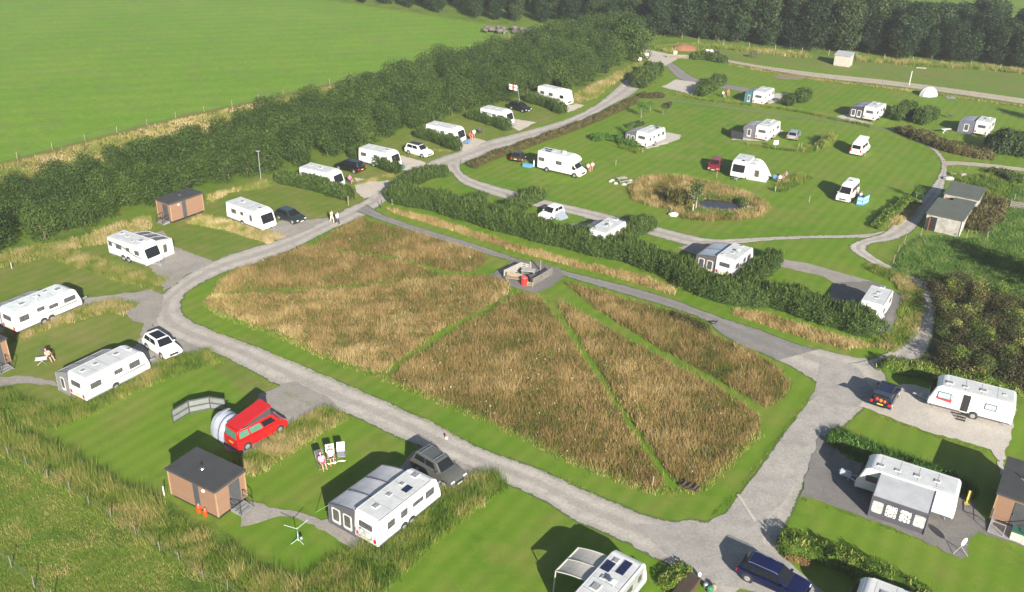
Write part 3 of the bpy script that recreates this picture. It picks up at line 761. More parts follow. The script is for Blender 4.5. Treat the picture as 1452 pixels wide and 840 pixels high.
# right side
tufts('lush_weeds', [GP([(1265, 390), (1284, 355), (1310, 338), (1370, 342), (1399, 340), (1415, 310), (1440, 265), (1490, 275), (1490, 455), (1420, 425), (1330, 398), (1299, 393)])],
      34, 0.55, 0.07, 6, M_lush, 0.62, 0.5, .8, 0.5, 'bright green weeds filling the fenced paddock on the right', spread=0.2)
tufts('lush_verge_plants', [GP([(1350, 248), (1452, 250), (1500, 258), (1440, 262), (1412, 300), (1398, 330), (1372, 333), (1400, 288), (1398, 268), (1352, 256)])],
      16, 0.6, 0.10, 5, M_weed, 0.35, 0.35, 2.0, 0.4, 'mixed weeds beside and behind the block building', spread=0.2)
tufts('farm_verge', [band([(1000, 66), (1083, 74), (1150, 82)], 4), band([(1215, 84), (1320, 93), (1400, 97), (1460, 104)], 5), band([(935, 72), (960, 68), (1000, 66)], 5)],
      9, 0.8, 0.10, 5, M_weed, 0.58, 0.4, 3, 0.3, 'tall pale grass along the front of the dark wood')
tufts('track_verge', [band([(1032, 92), (1082, 101), (1155, 113), (1289, 129), (1452, 152)], 1.1)], 10, 0.35, 0.1, 4, M_mead, 0.55, 0.3, 4, 0.3, 'thin dry grass along the fence of the farm track')
tufts('pond_margin_plants', [ISLE], 30, 0.6, 0.05, 5, M_mead, 0.50, 0.5, 1.0, 0.38, 'tall straw grass around the small pond', cut=ring(POND, .3), spread=0.18)
tufts('pond_margin_greenery', [ISLE], 9, .5, .06, 6, M_weed, .35, .4, 1.2, .4, 'green plants mixed in the pond margin', cut=ring(POND, .3), spread=.2)
tufts('pond_margin_reeds', [GP([(975, 292), (985, 282), (1005, 276), (1030, 280), (1060, 285), (1070, 290), (1040, 287), (1015, 283), (1000, 282), (990, 287)]), GP([(975, 296), (990, 297), (1010, 300), (1030, 303), (1060, 300), (1075, 300), (1050, 307), (1010, 308), (975, 306)])],
      22, 0.6, 0.08, 6, M_lush, 0.5, 0.3, 1.5, 0.4, 'green reeds at the edge of the pond')
tufts('verge_grass', [band([(1265, 318), (1282, 304), (1298, 288)], [1.6, 2.2, 1.6]), band([(1255, 322), (1275, 302)], 1.5)], 24, 0.5, 0.07, 5, M_weed, 0.6, 0.4, 1.5, 0.3, 'dry grass mound on the verge opposite the block building')
tufts('pitch_edge_plants', [band([(1000, 143), (1050, 148), (1100, 154), (1140, 160), (1185, 170), (1235, 180)], 1.0), band([(960, 135), (1000, 143)], .8), band([(1060, 206), (1100, 212), (1140, 216)], .7), band([(1140, 216), (1165, 207), (1178, 200)], 1.8), band([(1100, 272), (1120, 262), (1145, 250)], 2.0), band([(878, 208), (898, 214), (908, 218)], 1.4)],
      30, 0.6, 0.06, 6, M_weed, 0.48, 0.42, 1.2, 0.35, 'low plants along the edges of the upper pitches')
tufts('rough_edge', [GP([(1186, 607), (1215, 622), (1260, 640), (1300, 655), (1345, 672), (1378, 690), (1385, 705), (1352, 700), (1300, 685), (1240, 662), (1195, 645), (1172, 625)])], 20, 0.7, 0.08, 5, M_lush, 0.3, 0.4, 1.6, 0.35, 'green shrubs dividing the two right hand pitches', spread=.2)
tufts('meadow_edge_grass', [band([(298, 437), (330, 455), (393, 475), (460, 508), (535, 534), (560, 545), (640, 577), (720, 612), (800, 650), (850, 671), (920, 697), (985, 698), (1003, 688), (1078, 612)], .7)], 26, 0.3, 0.05, 4, M_weed, 0.62, 0.2, 2, 0.4, 'pale green fringe along the cut edge of the meadow')
# small lawn tussocks so mown grass is not flat near the camera
tufts('lawn_edge_tufts', [band([(560, 622), (640, 660), (700, 690)], .4), band([(370, 540), (430, 570), (500, 596)], .4), band([(300, 468), (370, 496), (450, 530), (560, 577), (623, 605), (677, 635), (760, 664), (853, 706), (907, 728)], .35), band([(1003, 737), (1050, 698), (1090, 640), (1153, 560)], .35), band([(1135, 708), (1223, 735), (1300, 765)], .3), band([(1230, 585), (1327, 619), (1400, 640)], .3)],
      30, 0.12, 0.04, 5, M_weed, 0.4, 0.3, 2, 0.6, 'short grass fringe where lawn meets gravel', spread=.1)

# ---- hedges
HG = 'clipped hedges around the middle pitches'
hedge('hedge', GP([(550, 283), (620, 297), (655, 308), (730, 330), (837, 357), (903, 372), (955, 394), (1020, 425), (1090, 431), (1159, 452), (1222, 472), (1246, 470)]), 3.4, 2.5, 'long dark clipped hedge running behind the footpath', 'hedge', dens=120, size=0.095, group=HG, bias=.45)
hedge('hedge', GP([(556, 280), (580, 265), (612, 251), (636, 250)]), 2.4, 1.8, 'hedge clump in the corner between road and lane', 'hedge', dens=120, size=0.095, group=HG, bias=.5)
hedge('hedge', GP([(708, 318), (730, 302), (752, 288), (772, 281)]), 2.4, 1.8, 'hedge spur left of the half covered white car', 'hedge', dens=110, size=0.095, group=HG, bias=.45)
hedge('hedge', GP([(655, 300), (672, 290), (690, 283)]), 1.8, 1.5, 'short hedge spur nearest the road junction', 'hedge', dens=110, size=0.095, group=HG, bias=.45)
hedge('hedge', GP([(868, 352), (892, 338), (915, 325), (926, 320)]), 2.6, 1.9, 'hedge spur right of the half hidden caravan roof', 'hedge', dens=110, size=0.095, group=HG, bias=.45)
hedge('hedge', GP([(1048, 415), (1070, 398), (1092, 378), (1102, 370)]), 2.6, 1.9, 'hedge spur right of the caravan with pale blue awning', 'hedge', dens=110, size=0.095, group=HG, bias=.45)
HD = 'low hedges between the far left pitches'
for p, l in [([(392, 258), (425, 264), (460, 273), (500, 285)], 'low hedge in front of the lowest far left caravan'),
             ([(497, 222), (530, 232), (566, 248)], 'low hedge in front of the caravan beside the white far car'),
             ([(590, 194), (620, 202), (652, 216)], 'low hedge in front of the caravan with the red and white figures'),
             ([(663, 168), (690, 174), (722, 187)], 'low hedge in front of the caravan below the flag'),
             ([(745, 144), (770, 150), (800, 163)], 'low hedge in front of the farthest white motorhome')]:
    hedge('low_hedge', GP(p), 2.2, 1.85, l, 'hedge', dens=95, size=0.10, group=HD, bias=.45)
hedge('beech_hedge', GP([(668, 240), (700, 225), (740, 211), (790, 193), (840, 174), (880, 156), (903, 144)]), 1.6, 1.1, 'reddish brown hedge along the right side of the road', 'hedge', M_brown, 110, 0.08, .55, sprout=.12)
hedge('beech_hedge', GP([(905, 138), (925, 139), (942, 138)]), 1.8, 1.0, 'short reddish brown hedge end by the pale parking pad', 'hedge', M_brown, 45, 0.14, .45)
hedge('hedge', GP([(903, 127), (916, 115), (930, 103)]), 4.0, 2.6, 'bright green hedge block at the fork of the road', 'hedge', M_hedge, 40, 0.18, .62)
hedge('hedge', GP([(990, 138), (1008, 128), (1024, 118)]), 2.6, 2.2, 'dark hedge block beside the pale parking pad', 'hedge', M_hedge, 40, 0.18, .42)
hedge('hedge', GP([(978, 84), (1000, 85), (1030, 90)]), 2.6, 1.8, 'low dark hedge at the start of the farm track', 'hedge', M_hedge, 35, 0.2, .4)
hedge('bush', GP([(1112, 151), (1122, 146)]), 2.6, 1.7, 'lower of two bushes right of the teal awning caravan', 'bush', M_hedge, 40, 0.16, .3)
hedge('bush', GP([(1128, 147), (1145, 140)]), 2.8, 2.2, 'taller round bush right of the teal awning caravan', 'bush', M_hedge, 40, 0.16, .5)
hedge('bush', GP([(1265, 172), (1280, 166), (1292, 160)]), 3.0, 2.4, 'left of two bushes beside the caravan with black awning', 'bush', M_hedge, 40, 0.17, .45)
hedge('bush', GP([(1300, 178), (1312, 172), (1322, 166)]), 3.0, 2.5, 'right of two bushes below the dome tent', 'bush', M_hedge, 40, 0.17, .55)
hedge('bramble_hedge', GP([(1272, 186), (1300, 196), (1340, 212), (1380, 222), (1410, 226)]), 3.2, 1.5, 'brown bramble hedge above the upper lane bend', 'hedge', M_brown, 45, 0.15, .6)
hedge('shrub_mass', GP([(1395, 212), (1430, 216), (1480, 222), (1530, 232)]), 7.0, 3.4, 'dark green shrubs right of the half hidden far caravan', 'shrub', M_wood, 40, 0.2, .6)
def mass(name, poly, dist, r, h, mat, label, n=700, size=.085, bias=.5, pick=1.0, kind='stuff'):
    Vs, ts = [], []
    for i, (x, y) in enumerate(scatter_pts(poly, dist)):
        if random.random() > pick: continue
        rr, hh = r * random.uniform(.7, 1.3), h * random.uniform(.6, 1.25)
        V, t = crown_data(rr, hh, 0.05, 7, n, size, 'round', 1000 + i * 7 + int(dist * 100) + int(r * 31))
        V[..., 0] += x; V[..., 1] += y; Vs.append(V); ts.append(np.clip(t + bias - .45 + random.uniform(-.15, .15), 0, 1))
    o = raw_mesh(name, np.concatenate(Vs), 4, mat, np.concatenate(ts)); o['kind'] = kind; o['label'] = label
    return o
THK = GP([(1322, 412), (1345, 405), (1390, 415), (1440, 435), (1500, 462), (1500, 575), (1452, 560), (1400, 548), (1345, 532), (1325, 520), (1332, 480), (1330, 440)])
mass('bramble_thicket', THK, 1.5, 1.4, 2.3, M_brown, 'tangled brown bramble thicket beside the lane', bias=.5, pick=.75)
mass('thicket_greenery', THK, 2.2, 1.15, 2.3, M_weed, 'olive shoots in the bramble thicket beside the lane', bias=.42, pick=.7, n=600)
mass('thicket_shrubs', THK, 3.4, 1.3, 2.4, M_hedge, 'dark shrubs inside the bramble thicket', bias=.4, pick=.8, n=600)
hedge('shrub_row', GP([(1243, 520), (1275, 528), (1320, 535), (1370, 548), (1450, 562)]), 2.2, 1.2, 'green and brown shrubs behind the caravan with the open door', 'shrub', M_weed, 150, 0.065, .45, rough=.45, sprout=.08)
hedge('shrub_row', GP([(1172, 622), (1195, 632), (1230, 645)]), 1.5, 1.0, 'green shrubs at the roadside corner between two right pitches', 'shrub', M_lush, 150, 0.06, .3, rough=.5, sprout=.1)
hedge('shrub_row', GP([(1245, 652), (1290, 664), (1340, 683), (1372, 700)]), 1.3, .7, 'low dark planting behind the caravan with patterned awning', 'shrub', M_lush, 150, 0.06, .2, rough=.5, sprout=.1)
hedge('shrub_row', GP([(1100, 772), (1140, 785), (1200, 808), (1270, 838), (1330, 865)]), 1.9, 1.3, 'dark green shrub row beside the blue estate car', 'shrub', M_weed, 200, 0.055, .3, rough=.5, sprout=.08)
hedge('flower_bed', GP([(1112, 790), (1130, 795), (1150, 806)]), 1.0, .5, 'orange and yellow flowering patch in the shrub row', 'flower bed', leafmat('orange_flowers', [(0, (0.1, 0.12, 0.02)), (0.35, (0.16, 0.10, 0.045)), (0.75, (0.30, 0.17, 0.09)), (1, (0.38, 0.34, 0.05))], .2), 160, .045, .55, rough=.4, sprout=.05)
hedge('brown_hedge', GP([(953, 452), (985, 462), (1005, 474)]), 1.0, .8, 'dark brown dock stems at the path edge of the right meadow plot', 'plant', M_brown, 60, 0.09, .3)
hedge('gorse_bush', GP([(953, 296), (962, 291), (972, 289)]), 3.2, 3.0, 'olive willow bush at the left end of the pond', 'bush', leafmat('willow_leaves', [(0, (0.06, 0.07, 0.02)), (0.5, (0.12, 0.12, 0.035)), (1, (0.2, 0.19, 0.06))], .3), 45, 0.12, .6, rough=.35, sprout=1.0)
hedge('gorse_bush', GP([(1044, 289), (1056, 291)]), 1.4, 1.1, 'small dark bush on the far bank of the pond', 'bush', M_hedge, 50, 0.1, .4)
hedge('bush', GP([(1040, 312), (1030, 309)]), 1.2, 0.8, 'small green bush on the near bank of the pond', 'bush', M_lush, 50, 0.1, .4)
hedge('bush', GP([(1160, 212), (1172, 206), (1180, 198)]), 1.8, 1.5, 'straggly olive bush left of the raised roof campervan', 'bush', M_weed, 100, .07, .42, rough=.5, sprout=.1)
hedge('bush', GP([(890, 183), (912, 176)]), .01 + 1.2, .8, 'small shrub behind the caravan with two solar panels', 'bush', M_hedge, 40, .12, .4)
hedge('shrub_row', GP([(838, 200), (860, 198), (885, 204), (905, 212)]), 2.2, 1.0, 'leafy shrubs left of the caravan with two solar panels', 'shrub', M_lush, 45, .13, .35, rough=.4)
hedge('shrub_row', GP([(1240, 326), (1262, 306), (1292, 285)]), 1.6, .9, 'dark shrubs along the verge island opposite the block building', 'shrub', M_weed, 50, .12, .35, rough=.4)
hedge('bush', GP([(1380, 330), (1396, 312), (1410, 290)]), 4.0, 1.6, 'brown bushes against the right wall of the block building', 'bush', M_brown, 50, .13, .45, rough=.4)
hedge('bush', GP([(945, 155), (950, 148)]), 1.0, .7, 'tiny bush on the lawn below the parking pad', 'bush', M_brown, 40, .12, .5)
hedge('bush', GP([(1400, 245), (1425, 252), (1440, 262)]), 2.6, 1.2, 'grey green bush below the upper track', 'bush', M_hedge, 40, .14, .45, rough=.4)
hedge('flower_bed', GP([(938, 838), (955, 822), (975, 806)]), 1.3, .7, 'scruffy green planting beside the timber planter', 'flower bed', M_weed, 110, .07, .45, rough=.4)
# ---- single trees
yp = tree_proto('young_tree', 1.5, 3.4, 0.8, M_lush, 420, 0.13, 8, 'round', 61, M_birch, 4, 0.05)
bp2 = tree_proto('birch_tree', 1.3, 3.8, 1.6, M_belt, 300, 0.12, 8, 'round', 62, M_birch, 5, 0.07)
lt = tree_proto('large_tree', 4.5, 9.0, 2.2, M_belt, 3500, 0.26, 14, 'round', 63, M_bark, 6, 0.3)
for x, y, s, l in [(909, 167, .9, 'slim young tree on the bare soil patch by the road hedge'), (922, 158, .6, 'small sapling near the brown hedge'), (893, 192, .7, 'young tree left of the twin solar panel caravan'),
                   (876, 203, .6, 'leaning sapling at the end of the leafy shrubs'), (1298, 284, .7, 'sapling on the verge island by the lane'), (940, 163, .5, 'dead looking sapling on the upper lawn')]:
    gx, gy = G(x, y); plant(yp, gx, gy, s, x, l)
for x, y, s, l in [(982, 303, 1.25, 'left pale stemmed birch by the pond'), (986, 299, 1.1, 'right pale stemmed birch by the pond')]:
    gx, gy = G(x, y); plant(bp2, gx, gy, s, x, l)
gx, gy = G(1535, 440); plant(lt, gx, gy, .9, 0, 'broad tree at the right edge shading the fenced paddock')
gx, gy = G(1478, 175); plant(lt, gx, gy, .45, 0, 'small round tree at the right edge beyond the far caravan')
gx, gy = G(905, 90); plant(lt, gx, gy, .85, 2, 'large leafy tree at the end of the shelter belt by the road')
gx, gy = G(880, 78); plant(lt, gx, gy, .95, 4, 'broad tree second from the end of the shelter belt')
# ================================================================== MODELS
WHITE = plain('white_gloss', (0.70, 0.705, 0.70), 0.3, dirt=0.05, coat=0.3)
ROOFW = plain('roof_white', (0.52, 0.54, 0.55), 0.5, dirt=0.10)
OFFW = plain('off_white', (0.62, 0.61, 0.57), 0.6)
SILV = plain('silver_side', (0.42, 0.43, 0.45), 0.35, 0.3)
GLASS = plain('dark_glass', (0.012, 0.014, 0.018), 0.1, dirt=0.1, spec=.25)
GLASSL = plain('grey_blind_glass', (0.10, 0.10, 0.11), 0.18, dirt=0.3, scale=4)
GLASSB = plain('pale_glass', (0.38, 0.46, 0.52), 0.12)
GLASSG = plain('green_curtain_glass', (0.08, 0.22, 0.16), 0.2)
BLACK = plain('black_plastic', (0.025, 0.025, 0.028), 0.5)
TYRE = plain('tyre_rubber', (0.03, 0.03, 0.03), 0.85)
RIM = plain('alloy_rim', (0.5, 0.5, 0.52), 0.35, 0.6)
CHROME = plain('chrome', (0.7, 0.7, 0.72), 0.2, 0.9)
REDL = plain('red_lens', (0.5, 0.02, 0.02), 0.25)
CLEAR = plain('clear_lens', (0.75, 0.77, 0.8), 0.1)
YEL = plain('yellow_plate', (0.8, 0.55, 0.04), 0.5)
STEEL = plain('galvanised_steel', (0.42, 0.43, 0.44), 0.45, 0.5)
SOLAR = plain('solar_cells', (0.015, 0.02, 0.06), 0.15)
STRIPE = plain('grey_decal', (0.10, 0.105, 0.12), 0.4)
REDD = plain('red_decal', (0.55, 0.05, 0.07), 0.4)
VENT = plain('vent_lid', (0.30, 0.31, 0.33), 0.25, dirt=0.3, scale=6)
WOODG = plain('grey_timber', (0.20, 0.185, 0.16), 0.85, dirt=0.2)
WOODP = plain('pale_timber', (0.30, 0.245, 0.175), 0.8, dirt=0.2)
WOODW = plain('whitened_timber', (0.38, 0.365, 0.335), 0.8, dirt=0.15)
ROPE = plain('green_line', (0.35, 0.5, 0.2), 0.7)


def wheel(parent, x, y, r=0.34, wd=0.2, label=None):
    s = 1 if y > 0 else -1
    t = MB().tube((x, y - s * wd, r), (x, y, r), r, n=20).build('wheel', TYRE, parent, bev=0.02, seg=1)
    rm = MB().tube((x, y - s * .02, r), (x, y + s * 0.015, r), r * 0.66, r * 0.6, n=16)
    rm.build('rim', RIM, t, smooth=True)
    return t


def slope_pane(parent, name, p0, p1, yw, frac, mat, t=0.015, r=0.08, side=1, yc=0.0, out=0.012):
    """pane lying on a sloping end face between profile points p0 (low) and p1 (high)"""
    a, b = Vector((p0[0], yc, p0[1])), Vector((p1[0], yc, p1[1])); v = (b - a); L = v.length
    u = Vector((0, side, 0)); nn = u.cross(v).normalized()
    c = (a + b) / 2 + nn * out
    return MB().slab(c, u, v, yw, L * frac, t, r).build(name, mat, parent)


def roof_vent(parent, x, y, z, a=0.45, b=0.45, mat=None):
    v = MB().box(x - a / 2, x + a / 2, y - b / 2, y + b / 2, z - .02, z + .05).build('roof_vent', OFFW, parent, bev=.015, seg=1)
    MB().box(x - a * .42, x + a * .42, y - b * .42, y + b * .42, z + .045, z + .075).build('lid', mat or VENT, v, bev=.02, seg=1)
    return v


def caravan(loc, rz, L, label, group='touring caravans on the pitches', W=2.26, H_=2.58, wins=None, fw='front', vents=None, solar=(), side=None,
            decal='stripe', door=True, axle=1, opened=False, roofm=None, aerial=False, hitch_cover=None, rear_bike=False, wl=None, glass=None):
    t = thing('caravan', loc, rz, label, 'caravan', group)
    wm = WHITE; gl = glass or GLASSL
    hx = L / 2
    prof = [(-hx + .05, .36), (-hx, .5), (-hx, 1.3), (-hx + .10, H_ - .14), (-hx + .28, H_), (hx - 1.15, H_), (hx - 0.78, H_ - .08), (hx - .48, 2.26), (hx - .06, 1.02), (hx, .6), (hx - .12, .36)]
    MB().prism(prof, -W / 2, W / 2).build('body', wm, t, bev=0.07, seg=3)
    if side:
        for s in (side,): MB().box(-hx + .15, hx - .75, s * (W / 2 + .004) - .008, s * (W / 2 + .004) + .008, 1.0, 2.3).build('side_panel', SILV, t)
    # roof skin
    MB().box(-hx + .32, hx - 1.45, -W / 2 + .16, W / 2 - .16, H_ - .01, H_ + .014).build('roof_skin', roofm or ROOFW, t)
    for s in (-1, 1):
        MB().box(-hx + .12, hx - .2, s * (W / 2 + .004) - .008, s * (W / 2 + .004) + .008, .40, .52).build('skirt_trim', STRIPE if L > 6.8 else VENT, t)
        MB().box(-hx + .25, hx - 1.15, s * (W / 2 - .05) - .025, s * (W / 2 - .05) + .025, H_ - .03, H_ + .03).build('roof_rail', SILV, t)
        MB().slab((hx - 2.0, s * (W / 2 + .004), .78), (-s, 0, 0), (0, 0, 1), .55, .38, .012, .03).build('locker_hatch', OFFW, t)
    m = MB()
    for k in range(1, 4): m.box(-hx + .32 + (L - 1.8) * k / 4 - .015, -hx + .32 + (L - 1.8) * k / 4 + .015, -W / 2 + .16, W / 2 - .16, H_ + .01, H_ + .022)
    m.build('roof_seams', VENT, t)
    # windows
    for s in (-1, 1):
        ws = (wins if s < 0 else (wl if wl is not None else wins)) or [(-hx + 1.0, 1.0, 1.65, .55), (0.1, .7, 1.7, .5), (hx - 1.55, 1.0, 1.6, .6)]
        for wi in ws:
            x, w_, z, h_ = wi[:4]
            if len(wi) > 4: MB().slab((x, s * (W / 2 + .006), z), (-s, 0, 0), (0, 0, 1), w_ + .13, h_ + .13, .014, .11).build('window_frame', BLACK, t)
            MB().slab((x, s * (W / 2 + .008), z), (-s, 0, 0), (0, 0, 1), w_, h_, .018, .09).build('window', gl if len(wi) < 5 else wi[4], t)
    if fw:
        p0, p1 = (hx - .14, 1.28), (hx - .5, 2.0)
        p0 = (hx - .06 + (-.42) * .06, 1.02 + 1.24 * .06); p1 = (hx - .06 + (-.42) * .97, 1.02 + 1.24 * .97)
        slope_pane(t, 'front_window', p0, p1, W * .80, .95, GLASS, .02, .14)
    MB().slab((-hx - .008 + .03, 0, 1.75), (0, -1, 0), (.07, 0, 1), W * .55, .48, .02, .1).build('rear_window', gl, t)
    for y in (-.85, .85):
        MB().slab((-hx - .005, y, .78), (0, -1, 0), (0, 0, 1), .24, .34, .02, .05).build('tail_light', REDL, t)
    MB().slab((-hx - .005, 0, .72), (0, -1, 0), (0, 0, 1), .5, .12, .012, .01).build('number_plate', YEL, t)
    for v in (vents or [(-hx * .55, .1, .45), (0.2, .25, .4), (hx * .38, .0, .6)]):
        roof_vent(t, v[0], v[1], H_ + .01, v[2], v[2] * .85)
    for (x, y, a, b) in solar:
        MB().box(x - a / 2, x + a / 2, y - b / 2, y + b / 2, H_ + .02, H_ + .06).build('solar_panel', SOLAR, t, bev=.008, seg=1)
    if door:
        d = MB().slab((hx * .30 - .6, W / 2 + .006, 1.35), (-1, 0, 0), (0, 0, 1), .68, 1.75, .014, .1).build('door', OFFW, t)
        MB().box(hx * .3 - .9, hx * .3 - .84, W / 2 + .01, W / 2 + .05, 1.2, 1.32).build('handle', BLACK, d)
    if decal:
        for s in (-1, 1):
            m = MB(); y = s * (W / 2 + .006)
            pts = [(-hx * .95, 2.02, .10), (-hx * .3, 1.9, .16), (0, 1.6, .18), (hx * .35, 1.2, .14), (hx * .8, 1.05, .08)] if decal == 'stripe' else [(-hx * .3, 1.12, .05), (hx * .3, 1.10, .10), (hx * .85, 1.12, .12)]
            for (x0, z0, a), (x1, z1, b) in zip(pts, pts[1:]):
                m.hexa([(x0, y - .005, z0 - a / 2), (x1, y - .005, z1 - b / 2), (x1, y + .005, z1 - b / 2), (x0, y + .005, z0 - a / 2)],
                       [(x0, y - .005, z0 + a / 2), (x1, y - .005, z1 + b / 2), (x1, y + .005, z1 + b / 2), (x0, y + .005, z0 + a / 2)])
            m.build('decal', REDD if decal == 'red' else STRIPE, t)
    for s in (-1, 1):
        xs = (-.4,) if axle == 1 else (-.75, .1)
        for x in xs:
            a = MB(); a.tube((x, s * (W / 2 - .05), .38), (x, s * (W / 2 + .004), .38), .42, n=18); a.build('wheel_arch', BLACK, t)
            wheel(t, x, s * (W / 2 + .03), .33, .2)
    m = MB(); m.path([(hx - .3, -.5, .42), (hx + 1.0, 0, .45)], .05); m.path([(hx - .3, .5, .42), (hx + 1.0, 0, .45)], .05)
    m.box(hx + .95, hx + 1.25, -.06, .06, .42, .55).tube((hx + .6, .12, .12), (hx + .6, .12, .8), .03).tube((hx + .6, .07, .11), (hx + .6, .17, .11), .11, n=12)
    m.build('hitch', STEEL, t)
    if hitch_cover:
        MB().box(hx + .45, hx + 1.35, -.22, .22, .38, .85).build('hitch_cover', hitch_cover, t, bev=.08)
    for x in (-hx + .5, hx - .7):
        for s in (-1, 1): MB().tube((x, s * .9, 0), (x + .1, s * .9, .4), .03).build('corner_steady', STEEL, t)
    if aerial:
        ax, ay = -hx * .2, -.6
        m = MB().tube((ax, ay, H_), (ax, ay, H_ + .45), .02).box(ax - .2, ax + .2, ay - .16, ay + .16, H_ + .4, H_ + .5)
        m.build('aerial', WHITE, t, bev=.03)
    if opened:
        MB().slab((hx * .30 - .62, W / 2 + .01, 1.4), (-1, 0, 0), (0, 0, 1), .62, 1.65, .018, .05).build('doorway', BLACK, t)
    if rear_bike:
        m = MB()
        for y, z in ((-.45, 1.15), (.45, 1.15)):
            n = 16
            pts = [(-hx - .18, y + .33 * math.cos(i * 6.283 / n), z + .33 * math.sin(i * 6.283 / n)) for i in range(n + 1)]
            m.path(pts, .018)
        m.path([(-hx - .18, -.45, 1.15), (-hx - .18, -.1, 1.5), (-hx - .18, .3, 1.55), (-hx - .18, .45, 1.15)], .02)
        m.path([(-hx - .18, -.1, 1.5), (-hx - .18, 0, 1.1), (-hx - .18, .3, 1.55)], .02)
        m.path([(-hx, -.6, .85), (-hx - .25, -.6, .85), (-hx - .25, .6, .85), (-hx, .6, .85)], .02)
        m.build('cycle_rack', STEEL, t)
    return t


def awning(loc, rz, x0, x1, dep, label, W=2.26, side=1, zr=2.42, zf=1.95, roof=(0.30, 0.31, 0.33), wall=(0.09, 0.09, 0.11), panel=(0.55, 0.55, 0.57), seg=3, y0=None,
           arch=0.15, front=True, ends=True, lip=True, ragged=False, cat='awning', name='awning', pattern=None, grow=0.0, panels=True, ribs=True, ep=2):
    t = thing(name, loc, rz, label, cat)
    rm = plain('awning_roof_%.2f_%.2f_%.2f' % roof, roof, 0.6, dirt=.1, scale=1.2); wm = plain('awning_wall_%.2f_%.2f_%.2f' % wall, wall, 0.7)
    pm = plain('awning_panel_%.2f_%.2f_%.2f' % panel, panel, 0.4, dirt=.3, scale=5)
    s = side; ya = (W / 2 + .03) if y0 is None else y0; yb = ya + dep
    def rz_(x, f):  # roof height, f 0..1 outwards
        k = (x - x0) / (x1 - x0); return zr + (zf - zr) * f + arch * math.sin(math.pi * f) * .6 - (0 if abs(k - .5) < .49 else .0)
    n = 6; m = MB(); N = seg * 4
    for i in range(N):
        xa, xb = x0 + (x1 - x0) * i / N, x0 + (x1 - x0) * (i + 1) / N
        sag = lambda i_: -(.05 if ribs else 0.0) * math.sin(math.pi * ((i_ % 4) / 4.0))
        for j in range(n):
            fa, fb = j / n, (j + 1) / n
            p = lambda x, f, i_: (x, s * (ya + (yb - ya) * f), rz_(x, f) + sag(i_))
            q = [p(xa, fa, i), p(xb, fa, i + 1), p(xb, fb, i + 1), p(xa, fb, i)]
            m.hexa([(a, b, c - .03) for a, b, c in q], q)
    m.build('roof', rm, t)
    m = MB()
    for k in (range(1, seg) if ribs else ()):
        x = x0 + (x1 - x0) * k / seg
        m.path([(x, s * (ya + (yb - ya) * j / n), rz_(x, j / n) + .03) for j in range(n + 1)], .035)
    for x in (x0, x1): m.path([(x, s * (ya + (yb - ya) * j / n), rz_(x, j / n) + .0) for j in range(n + 1)] + [(x, s * (yb + .08), .02)], .05)
    m.path([(x0, s * yb, zf), (x1, s * yb, zf)], .06)
    m.build('frame', wm, t)
    wmb = MB()
    if front: wmb.hexa([(x0, s * yb, .02), (x1, s * yb, .02), (x1, s * (yb + .03), .02), (x0, s * (yb + .03), .02)],
                       [(x0, s * yb, zf - .03), (x1, s * yb, zf - .03), (x1, s * (yb + .03), zf - .03), (x0, s * (yb + .03), zf - .03)])
    if ends:
        for x in (x0, x1):
            for j in range(n):
                fa, fb = j / n, (j + 1) / n; a_, b_ = s * (ya + dep * fa), s * (ya + dep * fb)
                wmb.hexa([(x - .012, a_, .02), (x + .012, a_, .02), (x + .012, b_, .02), (x - .012, b_, .02)],
                         [(x - .012, a_, rz_(x, fa) - .03), (x + .012, a_, rz_(x, fa) - .03), (x + .012, b_, rz_(x, fb) - .03), (x - .012, b_, rz_(x, fb) - .03)])
    if wmb.v: wmb.build('wall', wm, t)
    if panels:
        if front:
            for k in range(seg):
                xc = x0 + (x1 - x0) * (k + .5) / seg; w_ = (x1 - x0) / seg * .78
                MB().slab((xc, s * (yb + .035), zf * .55), (-s, 0, 0), (0, 0, 1), w_, zf * .55, .012, .12).build('window_panel', pattern if pattern and 0 <= k < seg and 0 < k < seg - 1 else pm, t)
        if ends:
            for x, u in ((x0, -1), (x1, 1)):
                for f in ((.28, .72) if ep == 2 else (.5,)):
                    MB().slab((x + u * .016, s * (ya + dep * f), 1.05), (0, 1, 0), (0, 0, 1), dep * .34, 1.35, .01, .15).build('window_panel', OFFW, t)
                    MB().slab((x + u * .03, s * (ya + dep * f), 1.12), (0, 1, 0), (0, 0, 1), dep * .23, 1.0, .01, .12).build('window_pane', GLASSL, t)
    return t


def lerp4(q, u, v): return (q[0].lerp(q[1], u)).lerp(q[3].lerp(q[2], u), v)


def pane(mb, q, u0, u1, v0, v1, out=.012):
    q = [Vector(p) for p in q]; n = (q[1] - q[0]).cross(q[3] - q[0]).normalized()
    c = [lerp4(q, u, v) for u, v in ((u0, v0), (u1, v0), (u1, v1), (u0, v1))]
    return mb.hexa([p - n * .01 for p in c], [p + n * out for p in c])


